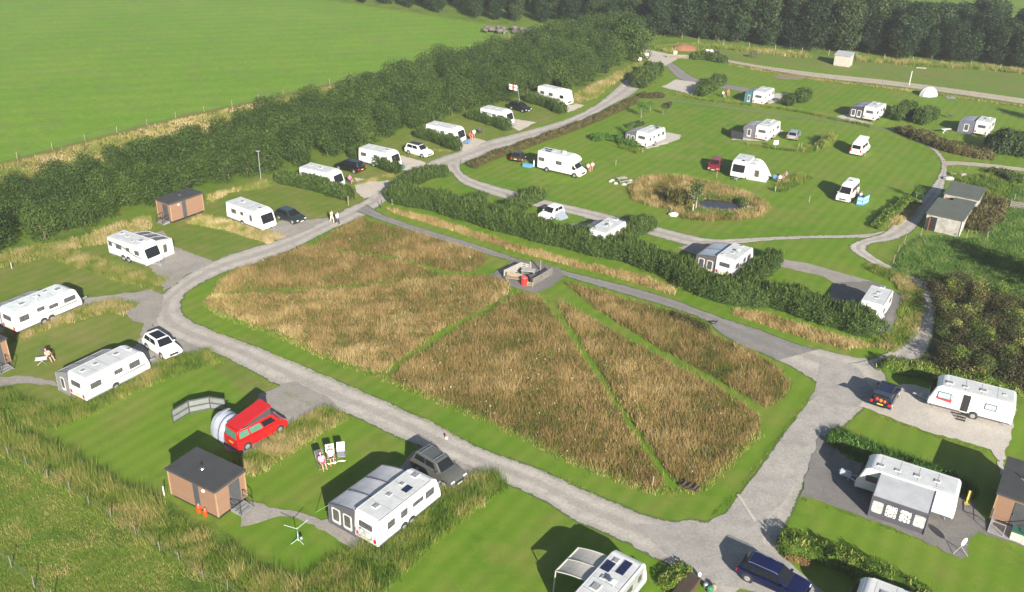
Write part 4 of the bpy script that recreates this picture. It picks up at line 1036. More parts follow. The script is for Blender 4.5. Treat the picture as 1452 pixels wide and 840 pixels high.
def car(loc, rz, L, W, Hh, col, label, kind='hatch', cat='car', name='parked_car', group='cars parked beside the pitches', roofcol=None, rails=False, glass=None, cladding=None,
        bootopen=False, poptop=None, panoramic=False, metal=0.35, win_side=2, plate='front', bars=False, arch=None, rough=.3, belt=None):
    t = thing(name, loc, rz, label, cat, group)
    cm = plain('paint_%.2f_%.2f_%.2f' % col, col, rough, metal, dirt=.06, coat=.6)
    gl = glass or GLASS; hx, hy = L / 2, W / 2
    van = kind == 'van'
    b = belt or (1.12 if van else Hh * .62)
    if van: c0, c1, c2, c3 = -hx + .03, hx - .62, -hx + .12, hx - 1.35
    elif kind == 'suv': c0, c1, c2, c3 = -hx + .06, hx - 1.18, -hx + .40, hx - 1.85
    elif kind == 'estate': c0, c1, c2, c3 = -hx + .08, hx - 1.2, -hx + .55, hx - 2.1
    else: c0, c1, c2, c3 = -hx + .06, hx - 1.12, -hx + .6, hx - 1.85
    gz = .24
    if van: prof = [(-hx, gz + .1), (-hx, b - .05), (-hx + .04, b), (hx - .60, b), (hx - .12, b - .22), (hx, .68), (hx - .04, gz + .05), (hx - .3, gz), (-hx + .3, gz)]
    else: prof = [(-hx + .05, gz + .1), (-hx, .5), (-hx + .03, b - .12), (-hx + .10, b), (c1 - .1, b + .01), (c1 + .25, b - .03), (hx - .34, b - .13), (hx - .06, b - .30), (hx, .5), (hx - .1, gz + .04), (hx - .4, gz), (-hx + .4, gz)]
    MB().prism(prof, -hy, hy).build('body', cm, t, bev=.13 if not van else .09, seg=4)
    if cladding:
        MB().box(-hx + .25, hx - .3, -hy - .012, hy + .012, gz - .01, gz + .17).build('sill_cladding', cladding, t, bev=.02, seg=1)
    yb, yt = hy * .93, hy * (.74 if not van else .84)
    Bq = [Vector((c0, -yb, b - .04)), Vector((c1, -yb, b - .04)), Vector((c1, yb, b - .04)), Vector((c0, yb, b - .04))]
    Tq = [Vector((c2, -yt, Hh)), Vector((c3, -yt, Hh)), Vector((c3, yt, Hh)), Vector((c2, yt, Hh))]
    MB().hexa(Bq, Tq).build('cabin', cm, t, bev=.09, seg=3)
    # glass
    fr = [Bq[1], Bq[2], Tq[2], Tq[1]]; rr = [Bq[3], Bq[0], Tq[0], Tq[3]]
    rs = [Bq[0], Bq[1], Tq[1], Tq[0]]; ls = [Bq[2], Bq[3], Tq[3], Tq[2]]
    pane(MB(), fr, .07, .93, .12, .93).build('windscreen', GLASS, t)
    if not bootopen: pane(MB(), rr, .10, .90, .18, .86).build('rear_window', gl, t)
    sp = {2: [(.10, .47), (.50, .84)], 3: [(.06, .28), (.32, .60), (.63, .92)]}[win_side]
    for i, (u0, u1) in enumerate(sp):
        v0 = .2 if not van else .22
        pane(MB(), rs, u0, u1, v0, .84).build('side_window', gl if not (van and i == len(sp) - 1) else GLASS, t)
        pane(MB(), ls, 1 - u1, 1 - u0, v0, .84).build('side_window', gl if not (van and i == len(sp) - 1) else GLASS, t)
    if panoramic: MB().box(c2 + .45, c3 - .12, -yt * .78, yt * .78, Hh - .01, Hh + .018).build('sunroof', GLASS, t, bev=.01, seg=1)
    if roofcol: MB().box(c2 + .1, c3 - .05, -yt * .92, yt * .92, Hh - .01, Hh + .012).build('roof_panel', roofcol, t)
    if rails:
        for s in (-1, 1):
            MB().path([(c2 + .15, s * (yt - .06), Hh), (c2 + .3, s * (yt - .06), Hh + .07), (c3 - .1, s * (yt - .06), Hh + .07), (c3 + .05, s * (yt - .06), Hh)], .022).build('roof_rail', CHROME, t)
    if bars:
        for x in (c2 + .55, c3 - .35): MB().path([(x, -yt + .04, Hh + .09), (x, yt - .04, Hh + .09)], .028).build('roof_bar', CHROME, t)
    for s in (-1, 1):
        for x in (-hx + .85, hx - .85):
            MB().tube((x, s * (hy - .1), .33), (x, s * (hy + .004), .33), .41, n=18).build('wheel_arch', BLACK, t)
            wheel(t, x, s * (hy + .012), .33, .2)
        MB().slab((hx - .12, s * (hy * .72), b - .36 if not van else .80), (0, 1, 0), (-.45, 0, 1), W * .19, .16, .05, .04).build('headlight', CLEAR, t)
        MB().slab((-hx + .02, s * (hy * .84), b - .28 if not van else .95), (0, -1, 0), (0, 0, 1), W * .13, .26 if not van else .4, .03, .03).build('tail_light', REDL, t)
        MB().box(c1 - .42, c1 - .24, s * (hy + .02) - .1, s * (hy + .02) + .1, b - .02, b + .13).build('wing_mirror', cm, t, bev=.03)
    MB().slab((hx - .005, 0, .56), (0, 1, 0), (-.05, 0, 1), W * .5, .2, .02, .04).build('grille', BLACK, t)
    MB().slab((hx + .015, 0, .42), (0, 1, 0), (0, 0, 1), .5, .11, .01, .01).build('number_plate', OFFW, t)
    MB().slab((-hx - .005, 0, .62 if not van else .78), (0, -1, 0), (0, 0, 1), .52, .12, .015, .01).build('number_plate', YEL, t)
    return t, (b, c0, c1, c2, c3, yb, yt)


def motorhome(loc, rz, L, W, Hh, label, aclass=False, solar=()):
    t = thing('motorhome', loc, rz, label, 'motorhome', 'motorhomes on the pitches')
    hx, hy = L / 2, W / 2
    if aclass:
        prof = [(-hx, .4), (-hx, Hh - .12), (-hx + .15, Hh), (hx - .9, Hh), (hx - .45, Hh - .2), (hx - .38, Hh - .55), (hx - .08, 1.35), (hx, 1.1), (hx, .45), (-hx + .2, .38)]
        MB().prism(prof, -hy, hy).build('body', WHITE, t, bev=.08, seg=3)
        slope_pane(t, 'windscreen', (hx - .08, 1.42), (hx - .37, Hh - .6), W * .86, .95, GLASSB, .02, .12)
        MB().slab((hx + .01, 0, .85), (0, 1, 0), (0, 0, 1), W * .5, .3, .02, .08).build('grille', BLACK, t)
    else:
        prof = [(-hx, .42), (-hx, Hh - .1), (-hx + .12, Hh), (hx - 2.2, Hh), (hx - 1.35, Hh - .22), (hx - .95, Hh - .62), (hx - 1.0, Hh - .85), (hx - 1.45, Hh - 1.0), (hx - 1.45, .4), (-hx + .3, .38)]
        MB().prism(prof, -hy, hy).build('body', WHITE, t, bev=.08, seg=3)
        cp = [(hx - 1.5, .32), (hx - 1.5, 1.98), (hx - 1.25, 1.98), (hx - .72, 1.28), (hx - .1, 1.0), (hx, .75), (hx, .35), (hx - .2, .3)]
        MB().prism(cp, -.98, .98).build('cab', WHITE, t, bev=.09, seg=3)
        slope_pane(t, 'windscreen', (hx - .72, 1.28), (hx - 1.25, 1.98), 1.62, .85, GLASS, .02, .1)
        MB().slab((hx - .01, 0, .68), (0, 1, 0), (-.2, 0, 1), 1.0, .26, .02, .06).build('grille', BLACK, t)
        for s in (-1, 1):
            MB().hexa([(hx - 1.42, s * .975, 1.22), (hx - .82, s * .975, 1.22), (hx - .82, s * .995, 1.22), (hx - 1.42, s * .995, 1.22)],
                      [(hx - 1.42, s * .975, 1.8), (hx - 1.18, s * .975, 1.8), (hx - 1.18, s * .995, 1.8), (hx - 1.42, s * .995, 1.8)]).build('cab_window', GLASS, t)
            MB().slab((hx - .05, s * .72, .85), (0, 1, 0), (-.5, 0, 1), .36, .2, .05, .05).build('headlight', CLEAR, t)
            MB().slab((-.1, s * (hy + .006), 1.02), (-s, 0, 0), (0, 0, 1), L * .62, .03, .008, .01).build('decal', STRIPE, t)
            MB().box(hx - .95, hx - .8, s * 1.12 - .13, s * 1.12 + .13, 1.3, 1.6).build('wing_mirror', BLACK, t, bev=.03)
    MB().box(-hx + .3, hx - 2.3, -hy + .15, hy - .15, Hh - .01, Hh + .012).build('roof_skin', ROOFW, t)
    for s in (-1, 1):
        for x, w_ in ((-hx + .75, 1.0), (0.05, 1.0)) if not aclass else ((-hx + 1.2, .9), (-.2, .9), (hx - 1.1, .8)):
            MB().slab((x, s * (hy + .008), 1.8), (-s, 0, 0), (0, 0, 1), w_, .55, .018, .08).build('window', GLASSL if x < hx - 1.2 or not aclass else GLASS, t)
        for x in (-hx + 1.7, hx - 1.0):
            yy = hy if x < 0 or aclass else .98
            MB().tube((x, s * (yy - .1), .36), (x, s * (yy + .004), .36), .43, n=18).build('wheel_arch', BLACK, t)
            wheel(t, x, s * (yy + .015), .34, .22)
        MB().slab((-hx - .005, s * .95, .9), (0, -1, 0), (0, 0, 1), .18, .4, .02, .04).build('tail_light', REDL, t)
    for v in [(-hx + 1.0, .4, .5), (-hx + 2.2, -.1, .45), (.3, 0, .7)]: roof_vent(t, v[0], v[1], Hh + .01, v[2], v[2] * .8)
    for (x, y, a, b) in solar: MB().box(x - a / 2, x + a / 2, y - b / 2, y + b / 2, Hh + .03, Hh + .07).build('solar_panel', SOLAR, t)
    if not aclass:
        MB().ball((.2, .1, Hh + .2), .36, .36, .22).build('satellite_dome', WHITE, t, smooth=True)
    return t


CLAD = boards('timber_cladding', (0.22, 0.125, 0.08), (0.26, 0.155, 0.10), 0.13, 2)
FELT = plain('roof_felt', (0.045, 0.047, 0.052), 0.85, dirt=.15, scale=.8)
DOORG = plain('grey_door', (0.07, 0.075, 0.085), 0.5)
TRIM = plain('larch_trim', (0.38, 0.25, 0.14), 0.7)


def hut(loc, rz, L, W, label, steps=True, ramp=False, panel_side=-1):
    """door on +x end"""
    t = thing('washroom_hut', loc, rz, label, 'hut')
    hx, hy = L / 2, W / 2; z0, z1 = .28, 2.55
    MB().box(-hx, hx, -hy, hy, z0, z1).build('wall', CLAD, t)
    MB().box(-hx + .1, hx - .1, -hy + .1, hy - .1, .0, z0).build('base', BLACK, t)
    rf = MB().hexa([(-hx - .14, -hy - .14, z1), (hx + .14, -hy - .14, z1), (hx + .14, hy + .14, z1 + .0), (-hx - .14, hy + .14, z1)],
                   [(-hx - .14, -hy - .14, z1 + .16), (hx + .14, -hy - .14, z1 + .16), (hx + .14, hy + .14, z1 + .22), (-hx - .14, hy + .14, z1 + .22)]).build('roof', FELT, t, bev=.015, seg=1)
    m = MB().tube((-.2, -.1, z1 + .1), (-.2, -.1, z1 + .55), .06, n=10); m.build('vent_pipe', BLACK, rf)
    MB().tube((-.2, -.1, z1 + .17), (-.2, -.1, z1 + .23), .2, .16, n=14).build('pipe_collar', CHROME, rf)
    for sx in (-1, 1):
        for sy in (-1, 1): MB().box(sx * hx - .045, sx * hx + .045, sy * hy - .045, sy * hy + .045, z0, z1 - .005).build('corner_trim', TRIM, t)
    d = MB().box(hx, hx + .04, -.15, .85, z0 + .02, 2.35).build('door', DOORG, t)
    MB().box(hx + .04, hx + .09, -.08, -.04, 1.2, 1.4).build('handle', CHROME, d)
    MB().box(.15, .7, panel_side * (hy + .02) - .02, panel_side * (hy + .02) + .02, z0, z1 - .05).build('window', DOORG, t)
    MB().box(1.15, 1.35, panel_side * (hy + .05) - .06, panel_side * (hy + .05) + .06, 2.1, 2.3).build('vent_cover', WHITE, t)
    if steps:
        m = MB(); y0, y1 = -.25, .95
        for i in range(3):
            x = hx + .15 + .32 * i; z = .3 - .09 * i
            m.box(x, x + .3, y0, y1, z - .04, z)
        for y in (y0, y1): m.hexa([(hx + .05, y - .02, .02), (hx + 1.15, y - .02, .02), (hx + 1.15, y + .02, .02), (hx + .05, y + .02, .02)],
                                  [(hx + .05, y - .02, .3), (hx + 1.15, y - .02, .1), (hx + 1.15, y + .02, .1), (hx + .05, y + .02, .3)])
        s_ = m.build('steps', STEEL, t)
        for y in (y0, y1): MB().path([(hx + .1, y, .3), (hx + .1, y, 1.25), (hx + 1.1, y, 1.0), (hx + 1.1, y, .05)], .03).path([(hx + .1, y, .75), (hx + 1.1, y, .5)], .022).build('handrail', BLACK, s_)
    if ramp:
        s_ = MB().hexa([(hx + .05, -1.3, .02), (hx + 1.5, -1.3, .02), (hx + 1.5, .95, .02), (hx + .05, .95, .02)], [(hx + .05, -1.3, .3), (hx + 1.5, -1.3, .12), (hx + 1.5, .95, .12), (hx + .05, .95, .3)]).build('ramp', STEEL, t)
        for y in (-1.3, .95):
            m = MB().path([(hx + .1, y, .3), (hx + .1, y, 1.25), (hx + 1.45, y, 1.1), (hx + 1.45, y, .05)], .035).path([(hx + .1, y, .8), (hx + 1.45, y, .62)], .022)
            if y < 0: m.path([(hx + 1.45, -1.3, 1.1), (hx + 1.45, -.3, 1.1), (hx + 1.45, -.3, .1)], .035)
            m.build('handrail', STEEL, s_)
    return t


# ------------------------------------------------------------------ people
SKIN = plain('skin', (0.55, 0.30, 0.20), 0.6, dirt=.05)
def cloth(name, c): return plain('cloth_' + name, c, .85, dirt=.1)
HAIR = plain('hair', (0.08, 0.05, 0.03), .7); HAIRG = plain('grey_hair', (0.4, 0.38, 0.35), .7)
POSES = {
    'stand': dict(pel=(0, 0, .93), chest=(.02, 0, 1.30), neck=(.02, 0, 1.48), head=(.05, 0, 1.63), hip=.10, kn=[(.04, .11, .50), (-.02, -.11, .50)], an=[(.02, .12, .08), (-.08, -.12, .08)],
                  el=[(-.04, .26, 1.14), (.02, -.26, 1.14)], wr=[(.10, .27, .93), (.16, -.26, .95)], up=(0, 0, 1)),
    'walk': dict(pel=(0, 0, .92), chest=(.03, 0, 1.30), neck=(.04, 0, 1.48), head=(.07, 0, 1.63), hip=.10, kn=[(.22, .10, .52), (-.04, -.10, .49)], an=[(.26, .10, .09), (-.32, -.10, .16)],
                 el=[(-.14, .25, 1.14), (.12, -.25, 1.13)], wr=[(-.14, .27, .92), (.30, -.24, .98)], up=(0, 0, 1)),
    'sit': dict(pel=(-.05, 0, .50), chest=(-.12, 0, .86), neck=(-.13, 0, 1.04), head=(-.09, 0, 1.19), hip=.10, kn=[(.38, .13, .52), (.38, -.13, .52)], an=[(.42, .13, .09), (.42, -.13, .09)],
                el=[(-.05, .26, .74), (-.05, -.26, .74)], wr=[(.18, .22, .66), (.18, -.22, .66)], up=(0, 0, 1)),
    'recline': dict(pel=(0, 0, .45), chest=(-.28, 0, .70), neck=(-.40, 0, .84), head=(-.48, 0, .96), hip=.10, kn=[(.40, .12, .56), (.42, -.12, .50)], an=[(.70, .15, .16), (.78, -.14, .12)],
                    el=[(-.12, .27, .62), (-.12, -.27, .62)], wr=[(.10, .22, .58), (.10, -.22, .58)], up=(-.5, 0, .85)),
}


def person(loc, rz, pose, label, top, bottom, hair=HAIR, bare=False, scale=1.0, legs='short', group=None):
    p = POSES[pose]; V3 = Vector
    root = bpy.data.objects.new('person', None); C.objects.link(root); root.location = (loc[0], loc[1], loc[2] if len(loc) > 2 else 0); root.rotation_euler = (0, 0, R(rz)); root.scale = (scale,) * 3
    tag(root, label, 'person', group)
    pel, ch, nk, hd = V3(p['pel']), V3(p['chest']), V3(p['neck']), V3(p['head'])
    b = MB(); trunk = MB(); pants = MB()
    def cap(mb, a, c, ra, rb, e=0.0):
        mb.tube(a, c, ra + e, rb + e, 12); mb.ball(a, ra + e, nu=12, nv=8); mb.ball(c, rb + e, nu=12, nv=8)
    for mb, e in ((b, 0), (trunk, .014)):
        for y in (-.07, 0, .07):
            cap(mb, pel + V3((0, y, 0)), ch + V3((0, y * 1.3, 0)), .105, .115, e)
        for s in (-1, 1): cap(mb, ch + V3((0, s * .08, .08)) , ch + V3((0, s * .17, .09)), .075, .06, e)
    cap(b, ch + V3((0, 0, .05)), nk, .07, .052); cap(b, nk, hd, .05, .06)
    b.ball(hd, .085, .075, .115, 14, 10)
    f = V3((1, 0, 0))
    b.ball(hd + V3((.088, 0, -.005)), .018, .013, .022, 8, 6); b.ball(hd + V3((.02, .078, 0)), .02, .012, .03, 8, 6); b.ball(hd + V3((.02, -.078, 0)), .02, .012, .03, 8, 6)
    for i, s in enumerate((1, -1)):
        hp = pel + V3((0, s * p['hip'], -.03)); kn, an = V3(p['kn'][i]), V3(p['an'][i])
        cap(b, hp, kn, .088, .055); cap(b, kn, an, .055, .036)
        toe = an + V3((.17, s * .02, -.045)) if pose != 'recline' else an + V3((.08, s * .03, .13))
        cap(b, an, toe, .042, .03)
        e = kn if legs == 'long' else hp.lerp(kn, .72)
        cap(pants, hp, e, .092, .068 if legs == 'long' else .075, .012)
        if legs == 'long': cap(pants, kn, kn.lerp(an, .92), .06, .045, .012)
        sh = ch + V3((0, s * .19, .10)); el, wr = V3(p['el'][i]), V3(p['wr'][i])
        cap(b, sh, el, .05, .038); cap(b, el, wr, .038, .026)
        cap(trunk, sh, sh.lerp(el, .6), .053, .046, .012)
        d = (wr - el).normalized(); side = V3((0, 1, 0)); dn = d.cross(side).normalized()
        if dn.z > 0: dn = -dn
        pc = wr + d * .05
        b.hexa([wr + side * .024 - dn * .012, wr - side * .024 - dn * .012, wr - side * .024 + dn * .012, wr + side * .024 + dn * .012],
               [wr + d * .09 + side * .038 - dn * .012, wr + d * .09 - side * .038 - dn * .012, wr + d * .09 - side * .038 + dn * .012, wr + d * .09 + side * .038 + dn * .012])
        for k, ln in enumerate((.060, .072, .068, .052)):
            a0 = wr + d * .085 + side * (.030 - .020 * k); a1 = a0 + d * ln * .55 + dn * .008; a2 = a1 + d * ln * .45 + dn * .022
            b.tube(a0, a1, .0095, .009, 6); b.tube(a1, a2, .009, .0075, 6)
        a0 = wr + d * .03 - side * s * .025; a1 = a0 - side * s * .03 + d * .03 + dn * .01; b.tube(a0, a1, .012, .0105, 6); b.tube(a1, a1 + d * .032 + dn * .008, .0105, .0085, 6)
    cap(pants, pel + V3((0, .06, -.02)), pel + V3((0, -.06, -.02)), .115, .115, .006)
    def fuse(mb, name, m, vox):
        o = mb.build(name, m, root)
        md = o.modifiers.new('r', 'REMESH'); md.mode = 'VOXEL'; md.voxel_size = vox
        dg = bpy.context.evaluated_depsgraph_get(); me = bpy.data.meshes.new_from_object(o.evaluated_get(dg)); o.modifiers.clear()
        for q in me.polygons: q.use_smooth = True
        me.materials.clear(); me.materials.append(m); o.data = me
        return o
    fuse(b, 'body', SKIN, .013)
    if not bare: fuse(trunk, 'shirt', top, .02)
    fuse(pants, 'trousers' if legs == 'long' else 'shorts', bottom, .02)
    h = MB().ball(hd + V3((-.018, 0, .028)), .088, .085, .105, 14, 10); h.build('hair', hair, root, smooth=True)
    e = MB()
    for s in (-1, 1): e.ball(hd + V3((.076, s * .03, .012)), .010, .012, .008, 8, 6)
    e.build('eyes', BLACK, root); MB().ball(hd + V3((.079, 0, -.05)), .008, .024, .007, 8, 6).build('mouth', REDL, root)
    return root


def lounger(loc, rz, label, mat, rec=True, back=55):
    t = thing('sun_lounger', loc, rz, label, 'lounger', 'loungers on the lawn')
    fm = MB(); y = .3; a = R(back)
    bx, bz = -.35 - .75 * math.cos(a), .42 + .75 * math.sin(a)
    for s in (-1, 1):
        fm.path([(.35, s * y, .42), (-.35, s * y, .40), (bx, s * y, bz)], .018); fm.path([(.35, s * y, .42), (.42, s * y, .02)], .016); fm.path([(-.2, s * y, .41), (-.55, s * y, .02)], .016)
        fm.path([(-.3, s * (y + .02), .62), (.2, s * (y + .02), .62), (.25, s * (y + .02), .42)], .016)
    fm.path([(.42, -y, .03), (.42, y, .03)], .016)
    fm.build('frame', CHROME, t)
    MB().slab((0, 0, .40), (1, 0, .03), (0, 1, 0), .72, .56, .02, .05).build('seat', mat, t)
    MB().slab(((-.35 + bx) / 2, 0, (.40 + bz) / 2 + .02), (-math.cos(a), 0, math.sin(a)), (0, 1, 0), .78, .56, .02, .06).build('backrest', mat, t)
    return t


def chair(loc, rz, label, mat, group='camping chairs'):
    t = thing('camping_chair', loc, rz, label, 'chair', group)
    m = MB(); y = .27
    for s in (-1, 1):
        m.path([(.25, s * y, .02), (-.22, s * y, .62)], .014); m.path([(-.25, s * y, .02), (.22, s * y, .62)], .014); m.path([(-.24, s * y, .62), (.24, s * y, .62)], .018)
        m.path([(-.22, s * y, .4), (-.34, s * y, .98)], .014)
    m.build('frame', BLACK, t)
    MB().slab((0, 0, .44), (1, 0, .05), (0, 1, 0), .48, .5, .015, .04).build('seat', mat, t)
    MB().slab((-.28, 0, .72), (-.18, 0, .9), (0, 1, 0), .5, .5, .015, .05).build('backrest', mat, t)
    return t


def post(loc, h, label, mat=None, r=.05, group='posts marking the pitches', name='marker_post', cat='post'):
    o = MB().tube((0, 0, -.05), (0, 0, h - .05), r, r, 6).tube((0, 0, h - .05), (0, 0, h), r, r * .3, 6).build(name, mat or WOODP)
    o.location = (loc[0], loc[1], 0); return tag(o, label, cat, group)


def fence(name, pts, label, h=1.1, r=.045, mat=None, wires=(.35, .7, 1.0), wr=.0035, lean=.06):
    t = thing(name, (pts[0][0], pts[0][1]), 0, label, 'fence')
    ox, oy = pts[0]; tops = []
    for (x, y) in pts:
        lx, ly = random.uniform(-lean, lean), random.uniform(-lean, lean)
        MB().tube((x - ox, y - oy, -.05), (x - ox + lx, y - oy + ly, h * random.uniform(.92, 1.08)), r, r * .85, 6).build('post', mat or WOODP, t)
        tops.append((x - ox, y - oy, lx, ly))
    m = MB()
    for z in wires: m.path([(x + lx * z / h, y + ly * z / h, z) for x, y, lx, ly in tops], wr, 4)
    m.build('wire', STEEL, t)
    return t
# ================================================================== PLACEMENT
def loc_of(c, rz, x, y):
    a = R(rz); return (c[0] + math.cos(a) * x - math.sin(a) * y, c[1] + math.sin(a) * x + math.cos(a) * y)

BIGW = lambda L: [(-L * .30, .75, 1.6, .6), (-L * .10, .7, 1.62, .6), (L * .12, 1.15, 1.66, .36), (L * .31, .95, 1.6, .62)]
T2 = [(-2.2, 1.05, 1.55, .55), (0.1, .85, 1.72, .42), (1.75, 1.1, 1.62, .6)]
# --- near row
caravan((-7.78, 52.06), 55.5, 6.95, 'large white caravan with a cycle rack and grey sectioned awning nearest the two sunbathers', wins=BIGW(6.9), solar=[(.55, -.35, .75, .5)],
        vents=[(-2.2, .15, .5), (-.7, .25, .45), (.75, .3, .4), (2.1, .2, .6)], rear_bike=True, decal=None, axle=2)
awning((-7.78, 52.06), 55.5, -3.35, 2.3, 2.55, 'large grey air awning in three sections beside the caravan with the cycle rack', roof=(.50, .51, .54), panel=(.5, .5, .52), zf=1.8, arch=.12)
caravan((-35.68, 68.91), 58.4, 6.7, 'white caravan with lined grey awning beside the white car with the glass roof', wins=T2, vents=[(-2.4, .1, .45), (-1.1, .2, .45), (1.0, .2, .5), (2.2, .0, .4)], decal='low', hitch_cover=None)
awning((-35.68, 68.91), 58.4, -3.3, 1.5, 1.7, 'narrow grey roofed awning beside the sunbather and folding table', roof=(.33, .32, .34), wall=(.2, .2, .22), panel=(.6, .6, .62), zf=1.9, arch=.1, ep=1)
caravan((-47.26, 80.55), 59, 7.3, 'long white twin axle caravan with five side windows at the left edge of the picture', wins=[(-2.6, 1.0, 1.6, .6), (-.8, .8, 1.82, .42), (.55, 1.0, 1.6, .4), (2.35, 1.3, 1.62, .5)], axle=2, decal='low', aerial=True, roofm=plain('roof_pale_green', (.6, .66, .66), .5), vents=[(-2.0, -.1, .6), (-.3, .35, .4), (.9, .5, .5), (1.9, -.1, .7)])
awning((-47.26, 80.55), 59, -3.4, .9, 1.8, 'pale blue grey awning behind the long twin axle caravan', roof=(.42, .44, .50), wall=(.15, .15, .17), zf=1.9, arch=.1, ep=1)
caravan((-43.59, 95.33), -29.6, 6.55, 'white caravan with curved grey stripe and big dark front window by the road bend', wins=[(-2.7, .6, 1.72, .55), (-1.3, .95, 1.68, .6), (.25, .6, 1.68, .5), (1.75, .75, 1.62, .55)], vents=[(-2.3, .3, .5), (-1, .1, .4), (.4, -.5, .4), (1.2, .1, .7)], axle=2, wl=[(-2, .8, 1.6, .5)])
awning((-43.59, 95.33), -29.6, -1.6, 2.35, 2.2, 'dark grey roofed awning with a white door wall by the bend in the road', roof=(.13, .135, .15), wall=(.42, .42, .43), panel=(.3, .3, .32), arch=.1, ep=1)
caravan((-33.31, 106.8), -36, 7.0, 'white caravan with a grey front window beside the dark green hatchback', wins=[(-1.9, .9, 1.6, .55), (-.3, .55, 1.68, .45), (1.4, .42, 1.5, .8)], vents=[(-1.6, .1, .6), (1.8, .1, .6)], decal=None)
caravan((-27.22, 121.43), -28, 6.4, 'white caravan with twin front windows beside the black car showing a yellow plate', vents=[(-.3, .1, .6), (-2, .2, .4)], decal=None)
caravan((-20.43, 130.92), -29, 6.4, 'white caravan beside the white far car on its pale gravel pad', vents=[(-1.5, .2, .4), (1.2, .2, .7)], decal=None, hitch_cover=plain('teal_cover', (.05, .2, .2), .6))
caravan((-11.58, 144.22), -29.5, 6.6, 'white caravan with a blue towbar cover beside the red and white seated figures', vents=[(-2, .2, .4), (1.6, .2, .6)], decal=None, hitch_cover=plain('blue_cover', (.12, .22, .42), .6))
caravan((-3.52, 155.04), -31, 5.8, 'small white caravan below the red cross flag', vents=[(-1.6, .2, .4), (-.3, .2, .4), (1.0, .1, .5)], decal='stripe')
motorhome((7.02, 169.73), -40, 6.9, 2.3, 2.85, 'farthest white flat fronted motorhome at the top of the left row', True)
# right side
R1 = caravan((41.13, 68.58), 153, 6.9, 'white caravan with red decal, open door and steps on pale gravel', fw='front', wl=[(2.2, 1.0, 1.62, .55, GLASSB), (-1.55, .85, 1.62, .5, GLASSB)], vents=[(2.0, .3, .6), (.75, .35, .45), (-.7, .2, .6), (-2.4, .0, .3)],
             decal=None, opened=True, door=True, axle=1)
MB().slab((2.15, 1.136, 1.27), (-1, 0, -.10), (0, 0, 1), 1.35, .36, .006, .15).build('decal', REDD, R1)
MB().slab((1.25, 1.15, 1.45), (-1, 0, 0), (0, 0, 1), .55, 1.7, .03, .05).build('open_door', WHITE, R1)
st = thing('caravan_step', loc_of((41.13, 68.58), 153, .45, 1.65), 153, 'black folding steps below the open caravan door', 'steps')
for k in range(3): MB().box(-.35, .35, -.35 + .25 * k, -.15 + .25 * k, .34 - .13 * k, .38 - .13 * k).build('tread', BLACK, st)
MB().path([(-.33, -.35, .38), (-.33, .35, .05)], .02).path([(.33, -.35, .38), (.33, .35, .05)], .02).build('frame', BLACK, st)
R2c = (30.75, 56.1)
caravan(R2c, 150, 7.2, 'white caravan with a pale awning of patterned windows on dark gravel', wins=[(-2.3, 1.0, 1.6, .5), (0, .8, 1.6, .5), (2.2, 1.0, 1.6, .6)], vents=[(2.1, .4, .5), (.9, .35, .42), (-.5, .2, .5), (-1.9, .1, .45)], decal=None, aerial=False, hitch_cover=plain('pale_cover', (.42, .47, .52), .7), wl=[(2.35, 1.1, 1.6, .55)])
PAT, n_, b_, o_ = nodes('patterned_blind')
v_ = n_.nodes.new('ShaderNodeTexVoronoi'); v_.inputs['Scale'].default_value = 5.5; n_.links.new(n_.nodes.new('ShaderNodeTexCoord').outputs['Object'], v_.inputs['Vector'])
n_.links.new(ramp(n_, v_.outputs['Distance'], [(.0, (.08, .08, .09)), (.34, (.10, .10, .11)), (.42, (.68, .67, .65)), (1, (.7, .69, .67))]), b_.inputs['Base Color'])
awning(R2c, 150, -2.0, 1.95, 2.35, 'pale grey awning with leaf patterned windows on the dark gravel pitch', roof=(.34, .36, .39), wall=(.07, .07, .09), panel=(.60, .60, .60), zf=1.85, seg=4, pattern=PAT, arch=.05, ribs=False)
c13 = G(1203, 826, 2.4); c13 = (c13[0] + 3.0, c13[1] - 1.75)
caravan(c13, 150, 6.6, 'partly visible white caravan at the bottom edge beside the shrub row', aerial=True, decal=None)
caravan((6.87, 44.13), 54.7, 6.5, 'white caravan with two dark solar panels and silver side at the bottom edge', solar=[(.75, .62, 1.0, .62), (1.25, -.3, 1.35, .55)], side=-1, vents=[(1.5, .45, .5), (-.3, .35, .42), (-.25, -.3, .42), (-1.3, .3, .7)], wins=[(-1.5, .9, 1.6, .5), (.6, .9, 1.6, .5), (2.0, .5, 1.6, .5)], aerial=True)
awning((6.87, 44.13), 54.7, -1.1, 1.7, 2.3, 'beige awning on posts beside the caravan with two solar panels', roof=(.46, .44, .40), wall=(.46, .44, .40), seg=2, front=False, ends=False, panels=False, zf=1.9)
# middle row
caravan((38.89, 86.8), 58, 5.7, 'white caravan with roof vents on the corner pad inside the bend of the lane', wins=[(-1.6, .8, 1.6, .5), (1.3, .9, 1.6, .5)], vents=[(1.9, 0, .6), (.3, 0, .5), (-.4, .2, .4), (-1.1, -.1, .5)], decal=None)
caravan((25.92, 97.17), 54.5, 5.9, 'white caravan rising behind the hedge with a pale blue awning', vents=[(1.5, 0, .5), (-1.0, 0, .45), (-2.1, .7, .35)], decal=None, aerial=True)
awning((25.92, 97.17), 54.5, -2.8, 1.7, 2.4, 'pale blue grey awning behind the long hedge', roof=(.36, .42, .50), wall=(.10, .09, .10), panel=(.55, .55, .55), arch=.05, seg=2)
caravan((11.61, 103.97), 57, 6.1, 'low white caravan half hidden behind the long hedge', vents=[(2.0, .0, .6), (-.6, .1, .6), (.7, .4, .4)], decal=None, aerial=True)
awning((11.61, 103.97), 57, -2.2, 1.2, 1.4, 'small blue grey awning of the half hidden caravan', roof=(.22, .27, .36), wall=(.1, .1, .12), seg=3, ep=1)
